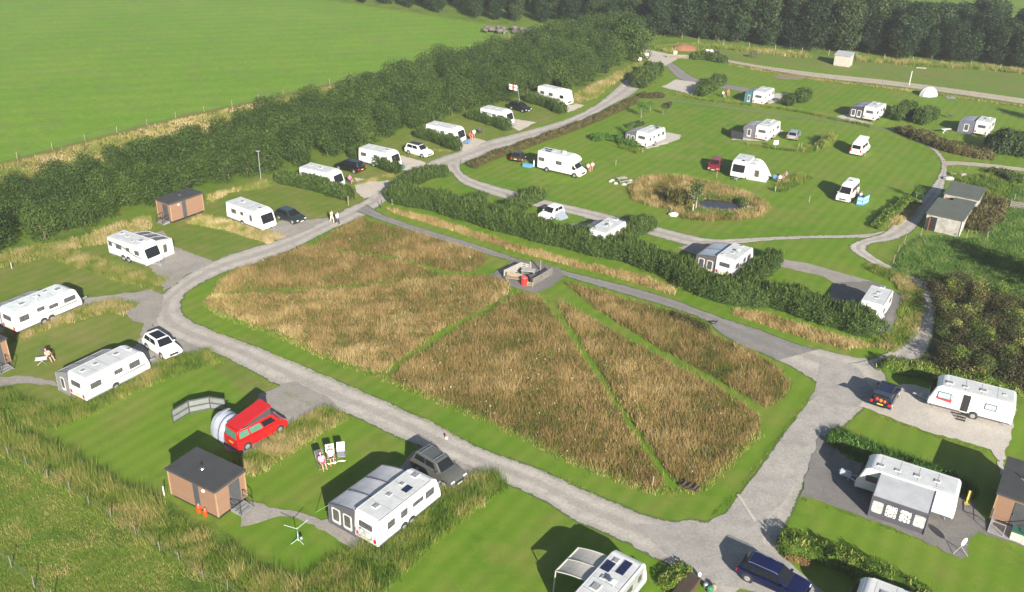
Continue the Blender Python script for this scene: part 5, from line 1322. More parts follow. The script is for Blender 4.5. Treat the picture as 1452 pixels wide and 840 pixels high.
# upper pitches
caravan((22.09, 145.83), 52.7, 6.1, 'white caravan with twin dark solar panels on the roof and grey awning on the lawn', solar=[(1.5, .1, .9, .55), (.95, -.45, .9, .5)], decal=None, wins=[(-2.2, .5, 1.5, .6), (-1.0, .5, 1.6, .5), (.5, .7, 1.6, .5), (2.0, .8, 1.6, .6)])
awning((22.09, 145.83), 52.7, -2.9, .9, 1.9, 'grey awning of the caravan with twin dark solar panels', roof=(.38, .38, .44), wall=(.12, .12, .14), arch=.1, seg=2)
caravan((47.42, 174.87), 58, 6.3, 'white caravan with a teal awning wall near the upper hedge', decal=None, wins=[(-2.2, .5, 1.6, .5), (0, .6, 1.6, .5), (2.0, .8, 1.6, .6)])
awning((47.42, 174.87), 58, -2.9, .8, 1.5, 'narrow awning with teal walls near the upper hedge', roof=(.30, .36, .38), wall=(.05, .16, .20), panel=(.1, .25, .3), seg=2, ep=1)
caravan((42.77, 151.62), 57, 6.3, 'white caravan with grey awning and dark windbreak beside the silver car', decal=None, aerial=True, wins=[(-2.0, .5, 1.6, .5), (-.6, .5, 1.6, .5), (1.5, 1.2, 1.6, .5)], vents=[(-1.5, .1, .6), (.9, .2, .5), (2.0, 0, .5)])
awning((42.77, 151.62), 57, -3.0, .8, 2.1, 'grey awning beside the dark windbreak on the upper lawn', roof=(.42, .43, .47), wall=(.14, .14, .16), panel=(.6, .6, .6), seg=2, ep=1)
caravan((34.1, 131.52), -116.7, 5.0, 'short white caravan facing the pond with a domed white awning', decal=None, solar=[(1.1, .3, .5, .4)], vents=[(-.5, 0, .5), (.7, -.3, .4)])
awning((34.1, 131.52), -116.7, -1.7, 1.5, 2.9, 'domed white awning sloping to the ground beside the short caravan', roof=(.50, .50, .53), wall=(.60, .60, .62), panel=(.5, .5, .52), zr=2.25, zf=.15, arch=1.5, seg=2, ep=1, front=False)
caravan((65.79, 165.8), 53, 6.1, 'white caravan with a black walled awning on the upper pitches', decal=None, aerial=True)
awning((65.79, 165.8), 53, -2.95, 1.6, 2.4, 'black walled awning with a white framed window on the upper pitches', roof=(.30, .31, .36), wall=(.045, .045, .06), panel=(.5, .5, .5), seg=2)
caravan((82.62, 158.12), 53.8, 5.5, 'far right white caravan half hidden by dark shrubs', decal=None, aerial=True)
awning((82.62, 158.12), 53.8, -2.6, 1.2, 2.5, 'grey blue awning of the far right caravan', roof=(.33, .34, .42), wall=(.14, .15, .2), panel=(.4, .42, .46), seg=2, ep=1)
motorhome((6.9, 130.15), -32.1, 7.35, 2.3, 3.0, 'white low profile motorhome with a roof dome on the lawn by the brown hedge', False, solar=[(-2.6, .3, 1.2, .5), (-2.2, -.5, .9, .4)])
# camper vans
van_kw = dict(cat='campervan', name='campervan', group='campervans on the pitches', kind='van')
RV = (-20.74, 61.70)
t, gq = car(RV, 50.4, 4.9, 1.92, 2.0, (.50, .012, .014), 'red campervan with raised roof beside the small brown hut', glass=GLASSG, win_side=3, metal=.1, **van_kw)
REDP = plain('paint_0.50_0.01_0.01', (.50, .012, .014), .3)
MB().hexa([(-2.2, -.8, 2.03), (1.15, -.8, 2.75), (1.15, .8, 2.75), (-2.2, .8, 2.03)], [(-2.2, -.8, 2.12), (1.15, -.8, 2.87), (1.15, .8, 2.87), (-2.2, .8, 2.12)]).build('raised_roof', REDP, t, bev=.05)
MB().add([(-1.8, -.7, 2.0), (1.05, -.7, 2.0), (1.05, -.7, 2.76), (-1.8, .7, 2.0), (1.05, .7, 2.0), (1.05, .7, 2.76)], [(0, 1, 2), (3, 5, 4), (1, 4, 5, 2), (0, 2, 5, 3), (0, 3, 4, 1)]).build('canvas_bellows', plain('dark_canvas', (.05, .05, .055), .85), t)
MB().path([(-2.0, -.83, 2.1), (-1.3, -.9, 2.1), (-1.3, -.9, 1.95)], .03).build('awning_rail', CHROME, t)
tent = thing('drive_away_tent', loc_of(RV, 50.4, -1.25, .98), 50.4, 'silver domed tent with a dark blue hoop joined to the red campervan', 'tent')
TENTM = plain('silver_canvas', (.46, .49, .56), .5, dirt=.1)
def barrel(r0, h0, y0, y1, taper, n=12, th=.02):
    m = MB()
    ring = lambda y, s_: [(-r0 * s_ * math.cos(math.pi * i / n), y, h0 * s_ * math.sin(math.pi * i / n) ** .8) for i in range(n + 1)]
    ys = [(y0, 1.0), ((y0 * 2 + y1) / 3, 1.0), ((y0 + 2 * y1) / 3, .96), (y1 * .93 + y0 * .07, .84), (y1, .62)] if taper else [(y0, 1), (y1, 1)]
    rs = [ring(y, s_) for y, s_ in ys]
    for a, b in zip(rs, rs[1:]):
        k = len(m.v); m.v += a + b
        for i in range(n): m.f.append((k + i, k + i + 1, k + n + 2 + i, k + n + 1 + i))
    k = len(m.v); m.v += rs[-1]; m.f.append(tuple(range(k, k + n + 1)))
    return m
barrel(1.3, 2.0, 0, 2.35, True).build('canvas', TENTM, tent, smooth=True)
m = MB()
for y, r_ in ((.75, 1.315),): m.path([(-r_ * math.cos(math.pi * i / 14), y, 2.015 * math.sin(math.pi * i / 14) ** .8) for i in range(15)], .04)
m.build('hoop', plain('navy_tape', (.02, .025, .08), .6), tent)
MB().slab((.2, 1.75, 1.86), (1, 0, -.05), (0, 1, -.28), .9, .45, .01, .1).build('roof_panel', plain('tent_panel', (.5, .52, .58), .6), tent)
VW1 = (56.2, 144.34)
t, gq = car(VW1, 54.8, 4.9, 1.86, 1.95, (.78, .78, .76), 'white campervan with its flat roof raised on the upper lawn', win_side=2, metal=0, **van_kw)
MB().hexa([(-2.2, -.8, 1.98), (1.4, -.8, 2.45), (1.4, .8, 2.45), (-2.2, .8, 1.98)], [(-2.2, -.8, 2.06), (1.4, -.8, 2.55), (1.4, .8, 2.55), (-2.2, .8, 2.06)]).build('raised_roof', WHITE, t, bev=.04)
MB().add([(-1.8, -.7, 1.95), (1.3, -.7, 1.95), (1.3, -.7, 2.46), (-1.8, .7, 1.95), (1.3, .7, 1.95), (1.3, .7, 2.46)], [(0, 1, 2), (3, 5, 4), (1, 4, 5, 2), (0, 2, 5, 3), (0, 3, 4, 1)]).build('canvas_bellows', plain('grey_canvas', (.3, .3, .31), .85), t)
VW2 = (47.37, 122.83)
t, gq = car(VW2, -123.1, 5.1, 1.9, 2.05, (.78, .78, .76), 'white high roofed campervan beside the blue windbreak', win_side=3, metal=0, **van_kw)
MB().hexa([(-2.35, -.82, 2.0), (1.3, -.82, 2.0), (1.3, .82, 2.0), (-2.35, .82, 2.0)], [(-2.25, -.72, 2.42), (.85, -.72, 2.42), (.85, .72, 2.42), (-2.25, .72, 2.42)]).build('high_roof', WHITE, t, bev=.08)
roof_vent(t, -.6, 0, 2.42, .7, .6)
# --- cars
car((-33.3, 74.95), -40.3, 4.3, 1.8, 1.58, (.78, .79, .80), 'white car with a black glass roof on the gravel by the road bend', 'suv', metal=0, panoramic=True)
car((-15.16, 136.49), -36, 4.5, 1.85, 1.72, (.76, .77, .78), 'white far car with a black roof on grass between two caravans', 'suv', metal=0, roofcol=BLACK, rails=True)
c3 = G(512, 246); a3 = R(150)
car((c3[0] + 2.3 * math.cos(a3) + .2, c3[1] + 2.3 * math.sin(a3)), 150, 4.6, 1.85, 1.7, (.012, .012, .014), 'black car with a yellow plate parked nose to the shelter belt', 'suv', metal=.2)
car((0.45, 163.81), -43, 4.5, 1.8, 1.5, (.012, .014, .02), 'black car below the red cross flag', 'hatch', metal=.2)
car((-28.75, 108.45), -34.2, 4.2, 1.8, 1.5, (.03, .045, .045), 'dark green hatchback beside the pale caravan near the walking couple', 'hatch')
car((-5.35, 57.4), -39.4, 4.55, 1.88, 1.7, (.13, .135, .125), 'grey green car with roof bars beside the large near caravan', 'suv', rails=True, bars=True, cladding=BLACK)
car((18.35, 46.65), -33.9, 4.75, 1.85, 1.5, (.006, .009, .06), 'dark blue estate car at the bottom edge of the picture', 'estate', rails=True, win_side=3)
tb, gq = car((34.25, 70.15), 56.1, 4.2, 1.8, 1.65, (.01, .014, .05), 'dark blue car with its boot open and red bags inside', 'suv', bootopen=True)
MB().hexa([(-2.05, -.75, 1.62), (-1.7, -.75, 1.7), (-1.7, .75, 1.7), (-2.05, .75, 1.62)], [(-2.75, -.7, 1.95), (-1.7, -.7, 1.76), (-1.7, .7, 1.76), (-2.75, .7, 1.95)]).build('tailgate', plain('navy_tail', (.01, .014, .05), .3), tb)
MB().slab((-2.06, 0, 1.12), (0, -1, 0), (0, 0, 1), 1.25, .62, .03, .05).build('boot_opening', BLACK, tb)
for i, (y, z, c, r_, l_) in enumerate([(.35, 1.08, (.5, .03, .03), .17, 'red bag in the open boot of the dark blue car'), (.02, 1.02, (.45, .14, .03), .19, 'orange bag in the open boot of the dark blue car'), (-.32, 1.0, (.4, .09, .03), .17, 'rust coloured bag in the open boot of the dark blue car')]):
    q = loc_of((34.25, 70.15), 56.1, -2.12, y)
    b = MB().ball((0, 0, 0), r_ * .6, r_, r_).build('bag', plain('bag_%d' % i, c, .8), smooth=True); b.location = (q[0], q[1], z); b.rotation_euler = (0, 0, R(56)); tag(b, l_, 'bag', 'bags in the open boot')
car((47.3, 151.64), 65.3, 4.3, 1.8, 1.45, (.42, .45, .50), 'silver blue car beside the caravan with the dark windbreak', 'hatch', metal=.5)
car((30.64, 134.34), -109, 4.4, 1.76, 1.45, (.30, .015, .02), 'dark red car left of the short caravan', 'hatch')
c11 = G(781, 310)
car((c11[0], c11[1] + .3), -128, 3.9, 1.75, 1.55, (.70, .73, .76), 'white car partly covered by a silver sheet behind the long hedge', 'suv', metal=0)
cov = thing('silver_sheet', loc_of((c11[0], c11[1] + .3), -128, -.6, 0), -128, 'silver grey sheet hanging off the side of the hedge side car', 'cover')
MB().hexa([(-.9, .9, .05), (.9, .9, .05), (.7, 1.7, .04), (-.8, 1.9, .04)], [(-.9, .92, .9), (.9, .92, .9), (.7, 1.72, .10), (-.8, 1.92, .10)]).build('sheet', plain('silver_sheet', (.24, .28, .33), .5), cov, bev=.03)
car((0.45, 135.5), 70.8, 3.4, 1.66, 1.5, (.03, .03, .028), 'small black car with a yellow plate behind the roof dome motorhome', 'hatch', metal=.1)
# --- huts
hut((-22.25, 53.78), -29.8, 4.9, 2.8, 'near brown timber washroom hut with orange gas bottles beside the red campervan')
hut((-42.96, 108.96), 236.5, 4.95, 2.7, 'brown timber washroom hut backing on to the shelter belt', panel_side=1)
hut((38.97, 55.24), -123.3, 5.2, 2.8, 'brown timber washroom hut with a ramp at the right edge of the picture', steps=False, ramp=True)
h0 = G(2, 528); hut((h0[0] - math.cos(R(-30)) * 3.1, h0[1] - math.sin(R(-30)) * 3.1), -30, 4.9, 2.8, 'washroom hut at the left edge showing only its steps and handrail')
for i, (px, py, s, l) in enumerate([(284, 728, 1.0, 'taller orange gas bottle against the near hut'), (293, 733, .85, 'shorter orange gas bottle against the near hut')]):
    q = G(px, py); b = thing('gas_bottle', (q[0] - .1, q[1] + .1), 0, l, 'gas bottle', 'gas bottles by the near hut'); b.scale = (s,) * 3
    MB().tube((0, 0, .02), (0, 0, .55), .19, .19, 14).ball((0, 0, .55), .19, .19, .13, 14, 8).build('cylinder', plain('orange_paint', (.65, .06, .012), .4), b, smooth=True)
    MB().tube((0, 0, .66), (0, 0, .82), .09, .09, 10).build('collar', STEEL, b)
q = G(1447, 768); b = thing('storage_box', q, -33, 'cream storage box with a green lid beside the hut ramp', 'box')
MB().box(-.75, .75, -.35, .35, .02, .8).build('box', plain('cream_board', (.62, .56, .47), .7), b, bev=.02); MB().box(-.8, .8, -.4, .4, .8, .92).build('lid', plain('green_lid', (.03, .12, .08), .6), b, bev=.03)
q = G(233, 703); post(q, .9, 'small white lamp post left of the near hut', WHITE, .05, None, 'bollard_light', 'light')

# block building
BLK = plain('grey_block', (.42, .40, .37), .9, dirt=.25, scale=1.5); GROOF = plain('grey_green_roof', (.085, .10, .085), .9, dirt=.12, scale=.5); RUST = plain('rust', (.30, .09, .035), .9, dirt=.3)
bl = thing('block_building', (57.76, 113.64), 56, 'low grey block building with two flat grey green roofs', 'building')
def part_box(nm, c, rz, x0, x1, y0, y1, z0, z1, m, bev=0):
    a = R(rz - 56); dx, dy = c[0] - 57.76, c[1] - 113.64; ca, sa = math.cos(-R(56)), math.sin(-R(56)); ox, oy = dx * ca - dy * sa, dx * sa + dy * ca
    o = MB().box(x0, x1, y0, y1, z0, z1).build(nm, m, bl, bev=bev, seg=1); o.location = (ox, oy, 0); o.rotation_euler = (0, 0, a); return o
w1 = part_box('wall', (57.76, 113.64), 56, -3.5, 3.5, -2.2, 2.1, 0, 2.2, BLK)
part_box('roof', (57.76, 113.64), 56, -3.65, 3.6, -2.4, 2.25, 2.2, 2.34, GROOF, .01)
w2 = part_box('wall', (62.6, 120.3), 57, -2.9, 2.9, -2.15, 2.15, 0, 2.45, BLK)
part_box('roof', (62.6, 120.3), 57, -3.0, 3.05, -2.3, 2.3, 2.45, 2.58, GROOF, .01)
part_box('link_wall', (57.76, 113.64), 56, 3.5, 5.6, -2.2, .3, 0, 2.2, BLK); part_box('link_roof', (57.76, 113.64), 56, 3.62, 5.0, -2.4, .4, 2.203, 2.343, GROOF, .01)
part_box('door', (57.76, 113.64), 56, -3.53, -3.49, .75, 1.55, 0.02, 1.9, BLACK); part_box('rusty_door', (57.76, 113.64), 56, -3.9, -3.5, 1.55, 1.62, .02, 1.85, RUST)
part_box('rusty_panel', (62.6, 120.3), 57, -2.94, -2.9, .9, 1.9, 1.2, 2.0, RUST); part_box('barge_board', (57.76, 113.64), 56, -3.6, -2.6, -2.32, -2.25, .1, 2.18, WHITE)
for i, (px, py, s) in enumerate([(1345, 255, 1.0), (1352, 249, .6), (1366, 250, .8)]):
    q = G(px, py); o = MB().ball((0, 0, .2), .9 * s, .6 * s, .35 * s, 8, 5).build('rubble_slab', BLK); o.location = (*q, 0); tag(o, ['largest pale stone slab behind the block building', 'smallest pale stone behind the block building', 'rightmost pale stone behind the block building'][i], 'stone')
q = (73.96, 210.3); sh = thing('field_shelter', q, 60, 'pale timber field shelter against the dark wood', 'shed')
MB().prism([(-1.6, 0), (1.6, 0), (1.6, 2.7), (-1.6, 2.35)], -1.75, 1.75).build('wall', plain('pale_boards', (.45, .42, .38), .8, dirt=.15), sh)
MB().hexa([(-1.8, -1.9, 2.36), (1.8, -1.9, 2.74), (1.8, 1.9, 2.74), (-1.8, 1.9, 2.36)], [(-1.8, -1.9, 2.44), (1.8, -1.9, 2.82), (1.8, 1.9, 2.82), (-1.8, 1.9, 2.44)]).build('roof', plain('tin_roof', (.4, .42, .45), .5), sh)
# --- central timber enclosure
def screen(p0, p1, h, label, mat, n=5, name='timber_screen'):
    a, b = Vector(G(*p0)), Vector(G(*p1)); L = (b - a).length; rz = math.degrees(math.atan2(b.y - a.y, b.x - a.x))
    t = thing(name, a, rz, label, 'screen')
    for x in (0, L / 2, L): MB().box(x - .06, x + .06, -.06, .06, 0, h + .08).build('post', mat, t)
    for k in range(n):
        z = h * (k + .3) / n; MB().box(0, L, .06, .10, z, z + h / n * .72).build('rail', mat, t)
    return t
screen((715, 395), (738, 384), 1.0, 'left pale timber screen of the central seating area', WOODW)
screen((739, 384), (752, 387), 1.0, 'back pale timber screen of the central seating area', WOODW, 4)
screen((756, 406), (782, 391), .9, 'right low slatted timber wall of the central seating area', WOODG, 4)
screen((741, 405), (755, 407), .5, 'short low slatted front wall right of the red barrel', WOODP, 2)
q = G(728, 399); t = thing('bench', q, -14, 'long pale timber bench left of the red barrel', 'bench')
MB().box(-.9, .9, -.3, .3, .42, .48).build('seat', WOODP, t); MB().box(-.9, .9, .3, .36, .48, .9).build('backrest', WOODP, t)
for x in (-.8, .8): MB().box(x - .05, x + .05, -.28, .28, 0, .42).build('leg', WOODP, t)
q = G(749, 391); t = thing('table', q, -10, 'pale slab table in the middle of the central seating area', 'table')
MB().box(-.8, .8, -.45, .45, .68, .75).build('tabletop', WOODW, t, bev=.01, seg=1)
for x in (-.65, .65): MB().box(x - .06, x + .06, -.35, .35, 0, .68).build('leg', WOODG, t)
q = G(743.3, 404); t = thing('barrel', q, 0, 'bright red barrel at the front of the central seating area', 'barrel')
MB().tube((0, 0, .02), (0, 0, .9), .40, .40, 20).build('drum', plain('red_plastic', (.62, .03, .025), .4), t, bev=.03)
MB().tube((0, 0, .9), (0, 0, .95), .36, .34, 20).build('lid', plain('red_lid', (.7, .1, .09), .4), t)
post(G(766, 384), 1.35, 'tall post behind the central seating area', WOODG, .09, None)
post(G(751.5, 386), 1.3, 'pale post at the back corner of the central seating area', WOODW, .07, None)
q = G(760, 396); t = thing('planter', q, 20, 'dark slate topped planter beside the slatted wall', 'planter')
MB().box(-.8, .8, -.3, .3, 0, .45).build('box', WOODG, t); MB().box(-.85, .85, -.35, .35, .45, .5).build('top', plain('slate', (.1, .12, .13), .6), t)
# --- windbreaks
def windbreak(pts, h, label, fab, pane_=None, poles=True, name='windbreak'):
    P_ = [Vector(G(*p)) for p in pts]; o = P_[0]; t = thing(name, o, 0, label, 'windbreak')
    m = MB(); pm = MB(); po = MB()
    for a, b in zip(P_, P_[1:]):
        a, b = a - o, b - o; u = (b - a).normalized(); nn = Vector((u.y, -u.x)) * .01
        def w_(mb, a_, b_, z0, z1, th):
            mb.hexa([(a_.x - nn.x * th, a_.y - nn.y * th, z0), (b_.x - nn.x * th, b_.y - nn.y * th, z0), (b_.x + nn.x * th, b_.y + nn.y * th, z0), (a_.x + nn.x * th, a_.y + nn.y * th, z0)],
                    [(a_.x - nn.x * th, a_.y - nn.y * th, z1), (b_.x - nn.x * th, b_.y - nn.y * th, z1), (b_.x + nn.x * th, b_.y + nn.y * th, z1), (a_.x + nn.x * th, a_.y + nn.y * th, z1)])
        w_(m, a, b, .03, h, 1)
        if pane_: w_(pm, a.lerp(b, .04), b.lerp(a, .04), h * .58, h * .9, 1.8); w_(pm, a.lerp(b, .04), b.lerp(a, .04), h * .16, h * .46, 1.8)
    for p in P_: p = p - o; po.tube((p.x, p.y, 0), (p.x, p.y, h + .12), .02)
    m.build('fabric', fab, t); po.build('poles', BLACK, t)
    if pm.v: pm.build('window_panel', pane_, t)
    return t
windbreak([(246, 601), (269, 587), (299, 581), (321, 584)], 1.35, 'grey banded windbreak on the lawn behind the silver tent', plain('dark_fabric', (.06, .07, .075), .8), plain('grey_mesh', (.19, .205, .20), .6))
windbreak([(1214, 291), (1222, 292.5), (1231, 288), (1232, 281)], 1.3, 'blue windbreak curved beside the high roofed campervan', plain('blue_fabric', (.06, .26, .62), .7), plain('sky_fabric', (.30, .50, .66), .7))
windbreak([(1052, 191), (1053, 199), (1043, 197.5), (1036, 196.5), (1038, 188)], 1.4, 'black windbreak left of the grey awning on the upper lawn', plain('black_fabric', (.02, .02, .025), .8))
# dome tent
q = G(1316, 136); t = thing('dome_tent', q, 15, 'grey dome tent beside the farm track', 'tent')
m = MB(); N = 12
for j in range(7):
    for i in range(N):
        p = lambda i_, j_: (2.0 * math.cos(i_ * 6.283 / N) * math.cos(j_ * math.pi / 14), 1.3 * math.sin(i_ * 6.283 / N) * math.cos(j_ * math.pi / 14), 1.75 * math.sin(j_ * math.pi / 14))
        m.add([p(i, j), p(i + 1, j), p(i + 1, j + 1), p(i, j + 1)], [(0, 1, 2, 3)])
m.build('flysheet', plain('grey_tent', (.42, .45, .52), .5), t)
MB().path([(2.02 * math.cos(a * math.pi / 14), 0, 1.77 * math.sin(a * math.pi / 14)) for a in range(15)], .03).path([(0, 1.32 * math.cos(a * math.pi / 14), 1.77 * math.sin(a * math.pi / 14)) for a in range(15)], .03).build('poles', WHITE, t)
q = G(1348, 139); o = MB().box(-.9, .9, -.6, .6, .01, .04).build('groundsheet', plain('blue_sheet', (.2, .28, .45), .6)); o.location = (*q, .02); tag(o, 'pale blue groundsheet on the grass right of the dome tent', 'groundsheet')
# --- furniture on the pitches
q = G(881, 259); t = thing('picnic_table', q, 30, 'weathered picnic table on bare stones near the pond', 'picnic table')
MB().box(-.8, .8, -.35, .35, .7, .75).build('tabletop', WOODW, t)
for s in (-1, 1): MB().box(-.8, .8, s * .7 - .13, s * .7 + .13, .42, .46).build('seat', WOODW, t)
for x in (-.6, .6): MB().path([(x, -.75, .02), (x, -.15, .7)], .05).path([(x, .75, .02), (x, .15, .7)], .05).path([(x, -.75, .40), (x, .75, .40)], .04).build('leg', WOODG, t)
for i, (dx, dy, s) in enumerate([(-1.2, .6, .4), (1.2, -.5, .5), (.3, -1.1, .45), (-.9, -.8, .35), (1.4, .5, .35), (-1.6, 0, .3)]):
    o = MB().ball((0, 0, .1), s, s * .7, .25, 7, 5).build('stone', BLK); o.location = (q[0] + dx, q[1] + dy, 0); tag(o, 'grey stone lying beside the weathered picnic table', 'stone', 'stones round the picnic table')
q = G(1340, 189); t = thing('small_table', q, 20, 'white topped table below the far right awning', 'table')
MB().box(-1.0, 1.0, -.3, .3, .72, .77).build('tabletop', WHITE, t); MB().path([(-.5, 0, 0), (0, 0, .72)], .04).path([(.5, 0, 0), (0, 0, .72)], .04).build('leg', STEEL, t)
q = G(60, 516); t = thing('folding_table', q, 20, 'small white folding table beside the sunbather', 'table')
MB().box(-.5, .5, -.33, .33, .55, .58).build('tabletop', WHITE, t, bev=.01, seg=1); MB().path([(-.4, -.25, 0), (.4, .25, .55)], .015).path([(.4, -.25, 0), (-.4, .25, .55)], .015).build('leg', STEEL, t)
GREYC = plain('grey_sling', (.32, .32, .34), .8); DKC = plain('dark_sling', (.06, .06, .07), .8)
for i, (px, py, rz, l, m_) in enumerate([(456, 661, -62, 'left lounger holding the figure in pink', DKC), (469.5, 653, -72, 'middle lounger holding the figure in white', GREYC), (484, 650, -78, 'empty grey lounger right of the two sunbathers', GREYC)]):
    lounger(G(px, py), rz, l, m_)
person((*G(457.5, 662), 0), -62, 'recline', 'person in pink top and shorts reclining on the left lounger', cloth('pink', (.75, .28, .42)), cloth('hot_pink', (.75, .10, .30)), HAIRG)
person((*G(470, 654), 0), -72, 'recline', 'person in white T shirt and black shorts reclining on the middle lounger', cloth('white', (.75, .74, .74)), cloth('black', (.02, .02, .03)), HAIRG)
lounger(G(70, 510), -38, 'dark lounger holding the sunbather beside the white folding table', DKC, back=35)
person((*G(70.5, 510.5), 0), -38, 'recline', 'bare chested sunbather in dark shorts on a lounger', None, cloth('black', (.02, .02, .03)), HAIR, bare=True)
person(G(470.5, 316), -35, 'walk', 'walker in beige top and cream trousers on the road', cloth('beige', (.55, .45, .32)), cloth('cream', (.58, .52, .40)), HAIR, legs='long', group='people walking on the road')
person(G(478.5, 318.5), -35, 'walk', 'walker in white top and dark trousers on the road', cloth('white', (.75, .74, .74)), cloth('navy', (.03, .035, .05)), HAIR, legs='long', group='people walking on the road')
RC = plain('red_sling', (.45, .05, .06), .8); BC = plain('blue_sling', (.06, .18, .42), .8)
SEAT = [(667, 198, -60, 'seated figure in red beside the caravan with the blue towbar cover', (.6, .05, .07), 'red chair under the figure in red', RC),
        (672, 194, -100, 'seated figure in white beside the caravan with the blue towbar cover', (.75, .74, .74), 'chair under the figure in white on the left row', GREYC),
        (497, 260, -40, 'seated figure in pink in front of the twin window caravan', (.6, .15, .25), 'blue chair in front of the twin window caravan', BC),
        (834, 243, -60, 'seated figure in pale pink in front of the roof dome motorhome', (.62, .42, .38), 'left chair in front of the roof dome motorhome', GREYC),
        (839.5, 241, -110, 'seated figure in cream in front of the roof dome motorhome', (.65, .55, .45), 'right chair in front of the roof dome motorhome', RC),
        (1032, 136, -90, 'seated figure in orange red by the teal awning', (.65, .10, .04), 'chair under the orange figure by the teal awning', DKC),
        (1025, 138, -60, 'seated figure in white by the teal awning', (.75, .74, .74), 'chair under the white figure by the teal awning', DKC),
        (1105, 259, -120, 'seated figure in white beside the pitch edge plants near the domed awning', (.72, .70, .68), 'chair under the white figure near the domed awning', DKC),
        (1113, 254, -150, 'seated figure in grey beside the pitch edge plants near the domed awning', (.35, .33, .34), 'chair under the grey figure near the domed awning', RC),
        (1220, 284, -60, 'seated figure in grey inside the blue windbreak', (.4, .42, .5), 'chair inside the blue windbreak', BC),
        (1214, 281, -20, 'seated figure in brown between campervan and blue windbreak', (.2, .1, .06), 'chair between campervan and blue windbreak', DKC)]
for px, py, rz, l, c_, cl, cm_ in SEAT:
    q = G(px, py); chair(q, rz, cl, cm_)
    person((q[0], q[1], 0), rz, 'sit', l, cloth('%.2f_%.2f_%.2f' % c_, c_), cloth('navy', (.03, .035, .05)), HAIR, group='people seated by the awnings')
chair(G(681, 190), -60, 'empty dark chair right of the red and white figures', DKC)
chair(G(1098, 258), -100, 'empty blue chair near the domed awning', BC)
chair(G(1347, 0 + 168), -60, 'empty chair near the far right awning', DKC)
# towel airer, dish and other small kit
q = G(423, 768); t = thing('rotary_airer', q, 0, 'pale green metal airer on three legs on the lawn near the hut', 'airer')
AIR = plain('pale_green_metal', (.40, .55, .45), .5)
MB().tube((0, 0, .05), (0, 0, 1.25), .03).build('pole', AIR, t)
for a in (100, 215, 325): MB().tube((0, 0, .25), (.55 * math.cos(R(a)), .55 * math.sin(R(a)), .01), .022).build('leg', AIR, t)
for a in (50, 172, 290): MB().tube((0, 0, 1.15), (.95 * math.cos(R(a)), .95 * math.sin(R(a)), 1.35), .02).build('arm', AIR, t)
MB().ball((.25, -.05, .35), .12, .12, .14).build('weight_bag', STEEL, t, smooth=True)
q = G(1360, 784); t = thing('satellite_dish', q, 0, 'grey satellite dish on a tripod on the dark gravel', 'satellite dish')
for a in (80, 200, 320): MB().tube((0, 0, .6), (.6 * math.cos(R(a)), .6 * math.sin(R(a)), .01), .022).build('leg', STEEL, t)
MB().tube((0, 0, .55), (0, 0, 1.1), .025).build('pole', STEEL, t)
m = MB()
for j in range(3):
    for i in range(14):
        p = lambda i_, j_: (.10 * (j_ / 3) ** 2 + .02, .33 * j_ / 3 * math.cos(i_ * 6.283 / 14), 1.1 + .36 * j_ / 3 * math.sin(i_ * 6.283 / 14))
        m.add([p(i, j), p(i + 1, j), p(i + 1, j + 1), p(i, j + 1)], [(0, 1, 2, 3)])
d = m.build('dish', WHITE, t, smooth=True); d.rotation_euler = (0, 0, R(-60))
MB().tube((0, 0, .9), (.3, -.4, 1.05), .015).build('receiver_arm', STEEL, t)
q = G(1371, 713); t = thing('water_pump_sign', q, 0, 'yellow upright board at the end of the patterned awning caravan', 'board')
MB().box(-.12, .12, -.05, .05, 0, 1.15).build('board', plain('dull_yellow', (.55, .45, .10), .6), t); MB().box(-.3, .3, -.3, .3, 0, .06).build('foot', plain('yellow_foot', (.5, .4, .12), .6), t)
q = G(633, 622); t = thing('marker_bollard', q, 0, 'small pink and white marker at the road edge', 'bollard')
MB().tube((0, 0, 0), (0, 0, .2), .13, .09, 10).build('base', WHITE, t); MB().tube((0, 0, .2), (0, 0, .34), .11, .08, 10).build('cap', plain('faded_red', (.55, .16, .14), .6), t)
q = G(1011, 459); cat_ = MB().ball((0, 0, .14), .38, .16, .15, 10, 7).ball((.38, .05, .24), .12, .10, .11).tube((-.35, 0, .16), (-.65, .2, .08), .035, .02).build('dog', BLACK, smooth=True); cat_.location = (*q, 0)
for dx, dy in ((.22, .1), (.22, -.1), (-.22, .1), (-.22, -.1)): MB().tube((dx, dy, 0), (dx, dy, .14), .035).build('leg', BLACK, cat_)
tag(cat_, 'black dog lying on the edge of the footpath', 'dog')
# guy lines
t = thing('guy_rope', G(448, 727), 0, 'pale green guy ropes at the end of the three section awning', 'rope')
o_p = Vector(G(448, 727)); e1 = Vector(loc_of((-7.78, 52.06), 55.5, -3.35, 3.7)) - o_p
MB().tube((0, 0, .03), (e1.x, e1.y, 1.7), .02).build('rope', ROPE, t); MB().tube((.7, .1, .03), (e1.x + .1, e1.y, 1.2), .015).build('rope', ROPE, t)
# flag
q = G(738, 152); t = thing('flag', q, 0, 'white flag with a red cross on a leaning pole by the black car', 'flag')
MB().tube((0, 0, 0), (-.7, .3, 3.9), .035).build('pole', STEEL, t)
m = MB(); r_ = MB(); N = 8
def fp_(u, v): return (-.7 - 1.5 * u, .3 + .12 * math.sin(u * 6), 3.85 - .95 * v + .35 * u + .0)
for i in range(N):
    for j in range(5):
        u0, u1, v0, v1 = i / N, (i + 1) / N, j / 5, (j + 1) / 5
        red = j == 2 or i in (3, 4)
        (r_ if red else m).add([fp_(u0, v0), fp_(u1, v0), fp_(u1, v1), fp_(u0, v1)], [(0, 1, 2, 3)])
m.build('cloth', plain('flag_white', (.75, .74, .73), .8), t); r_.build('red_cross', plain('flag_red', (.55, .03, .04), .8), t)
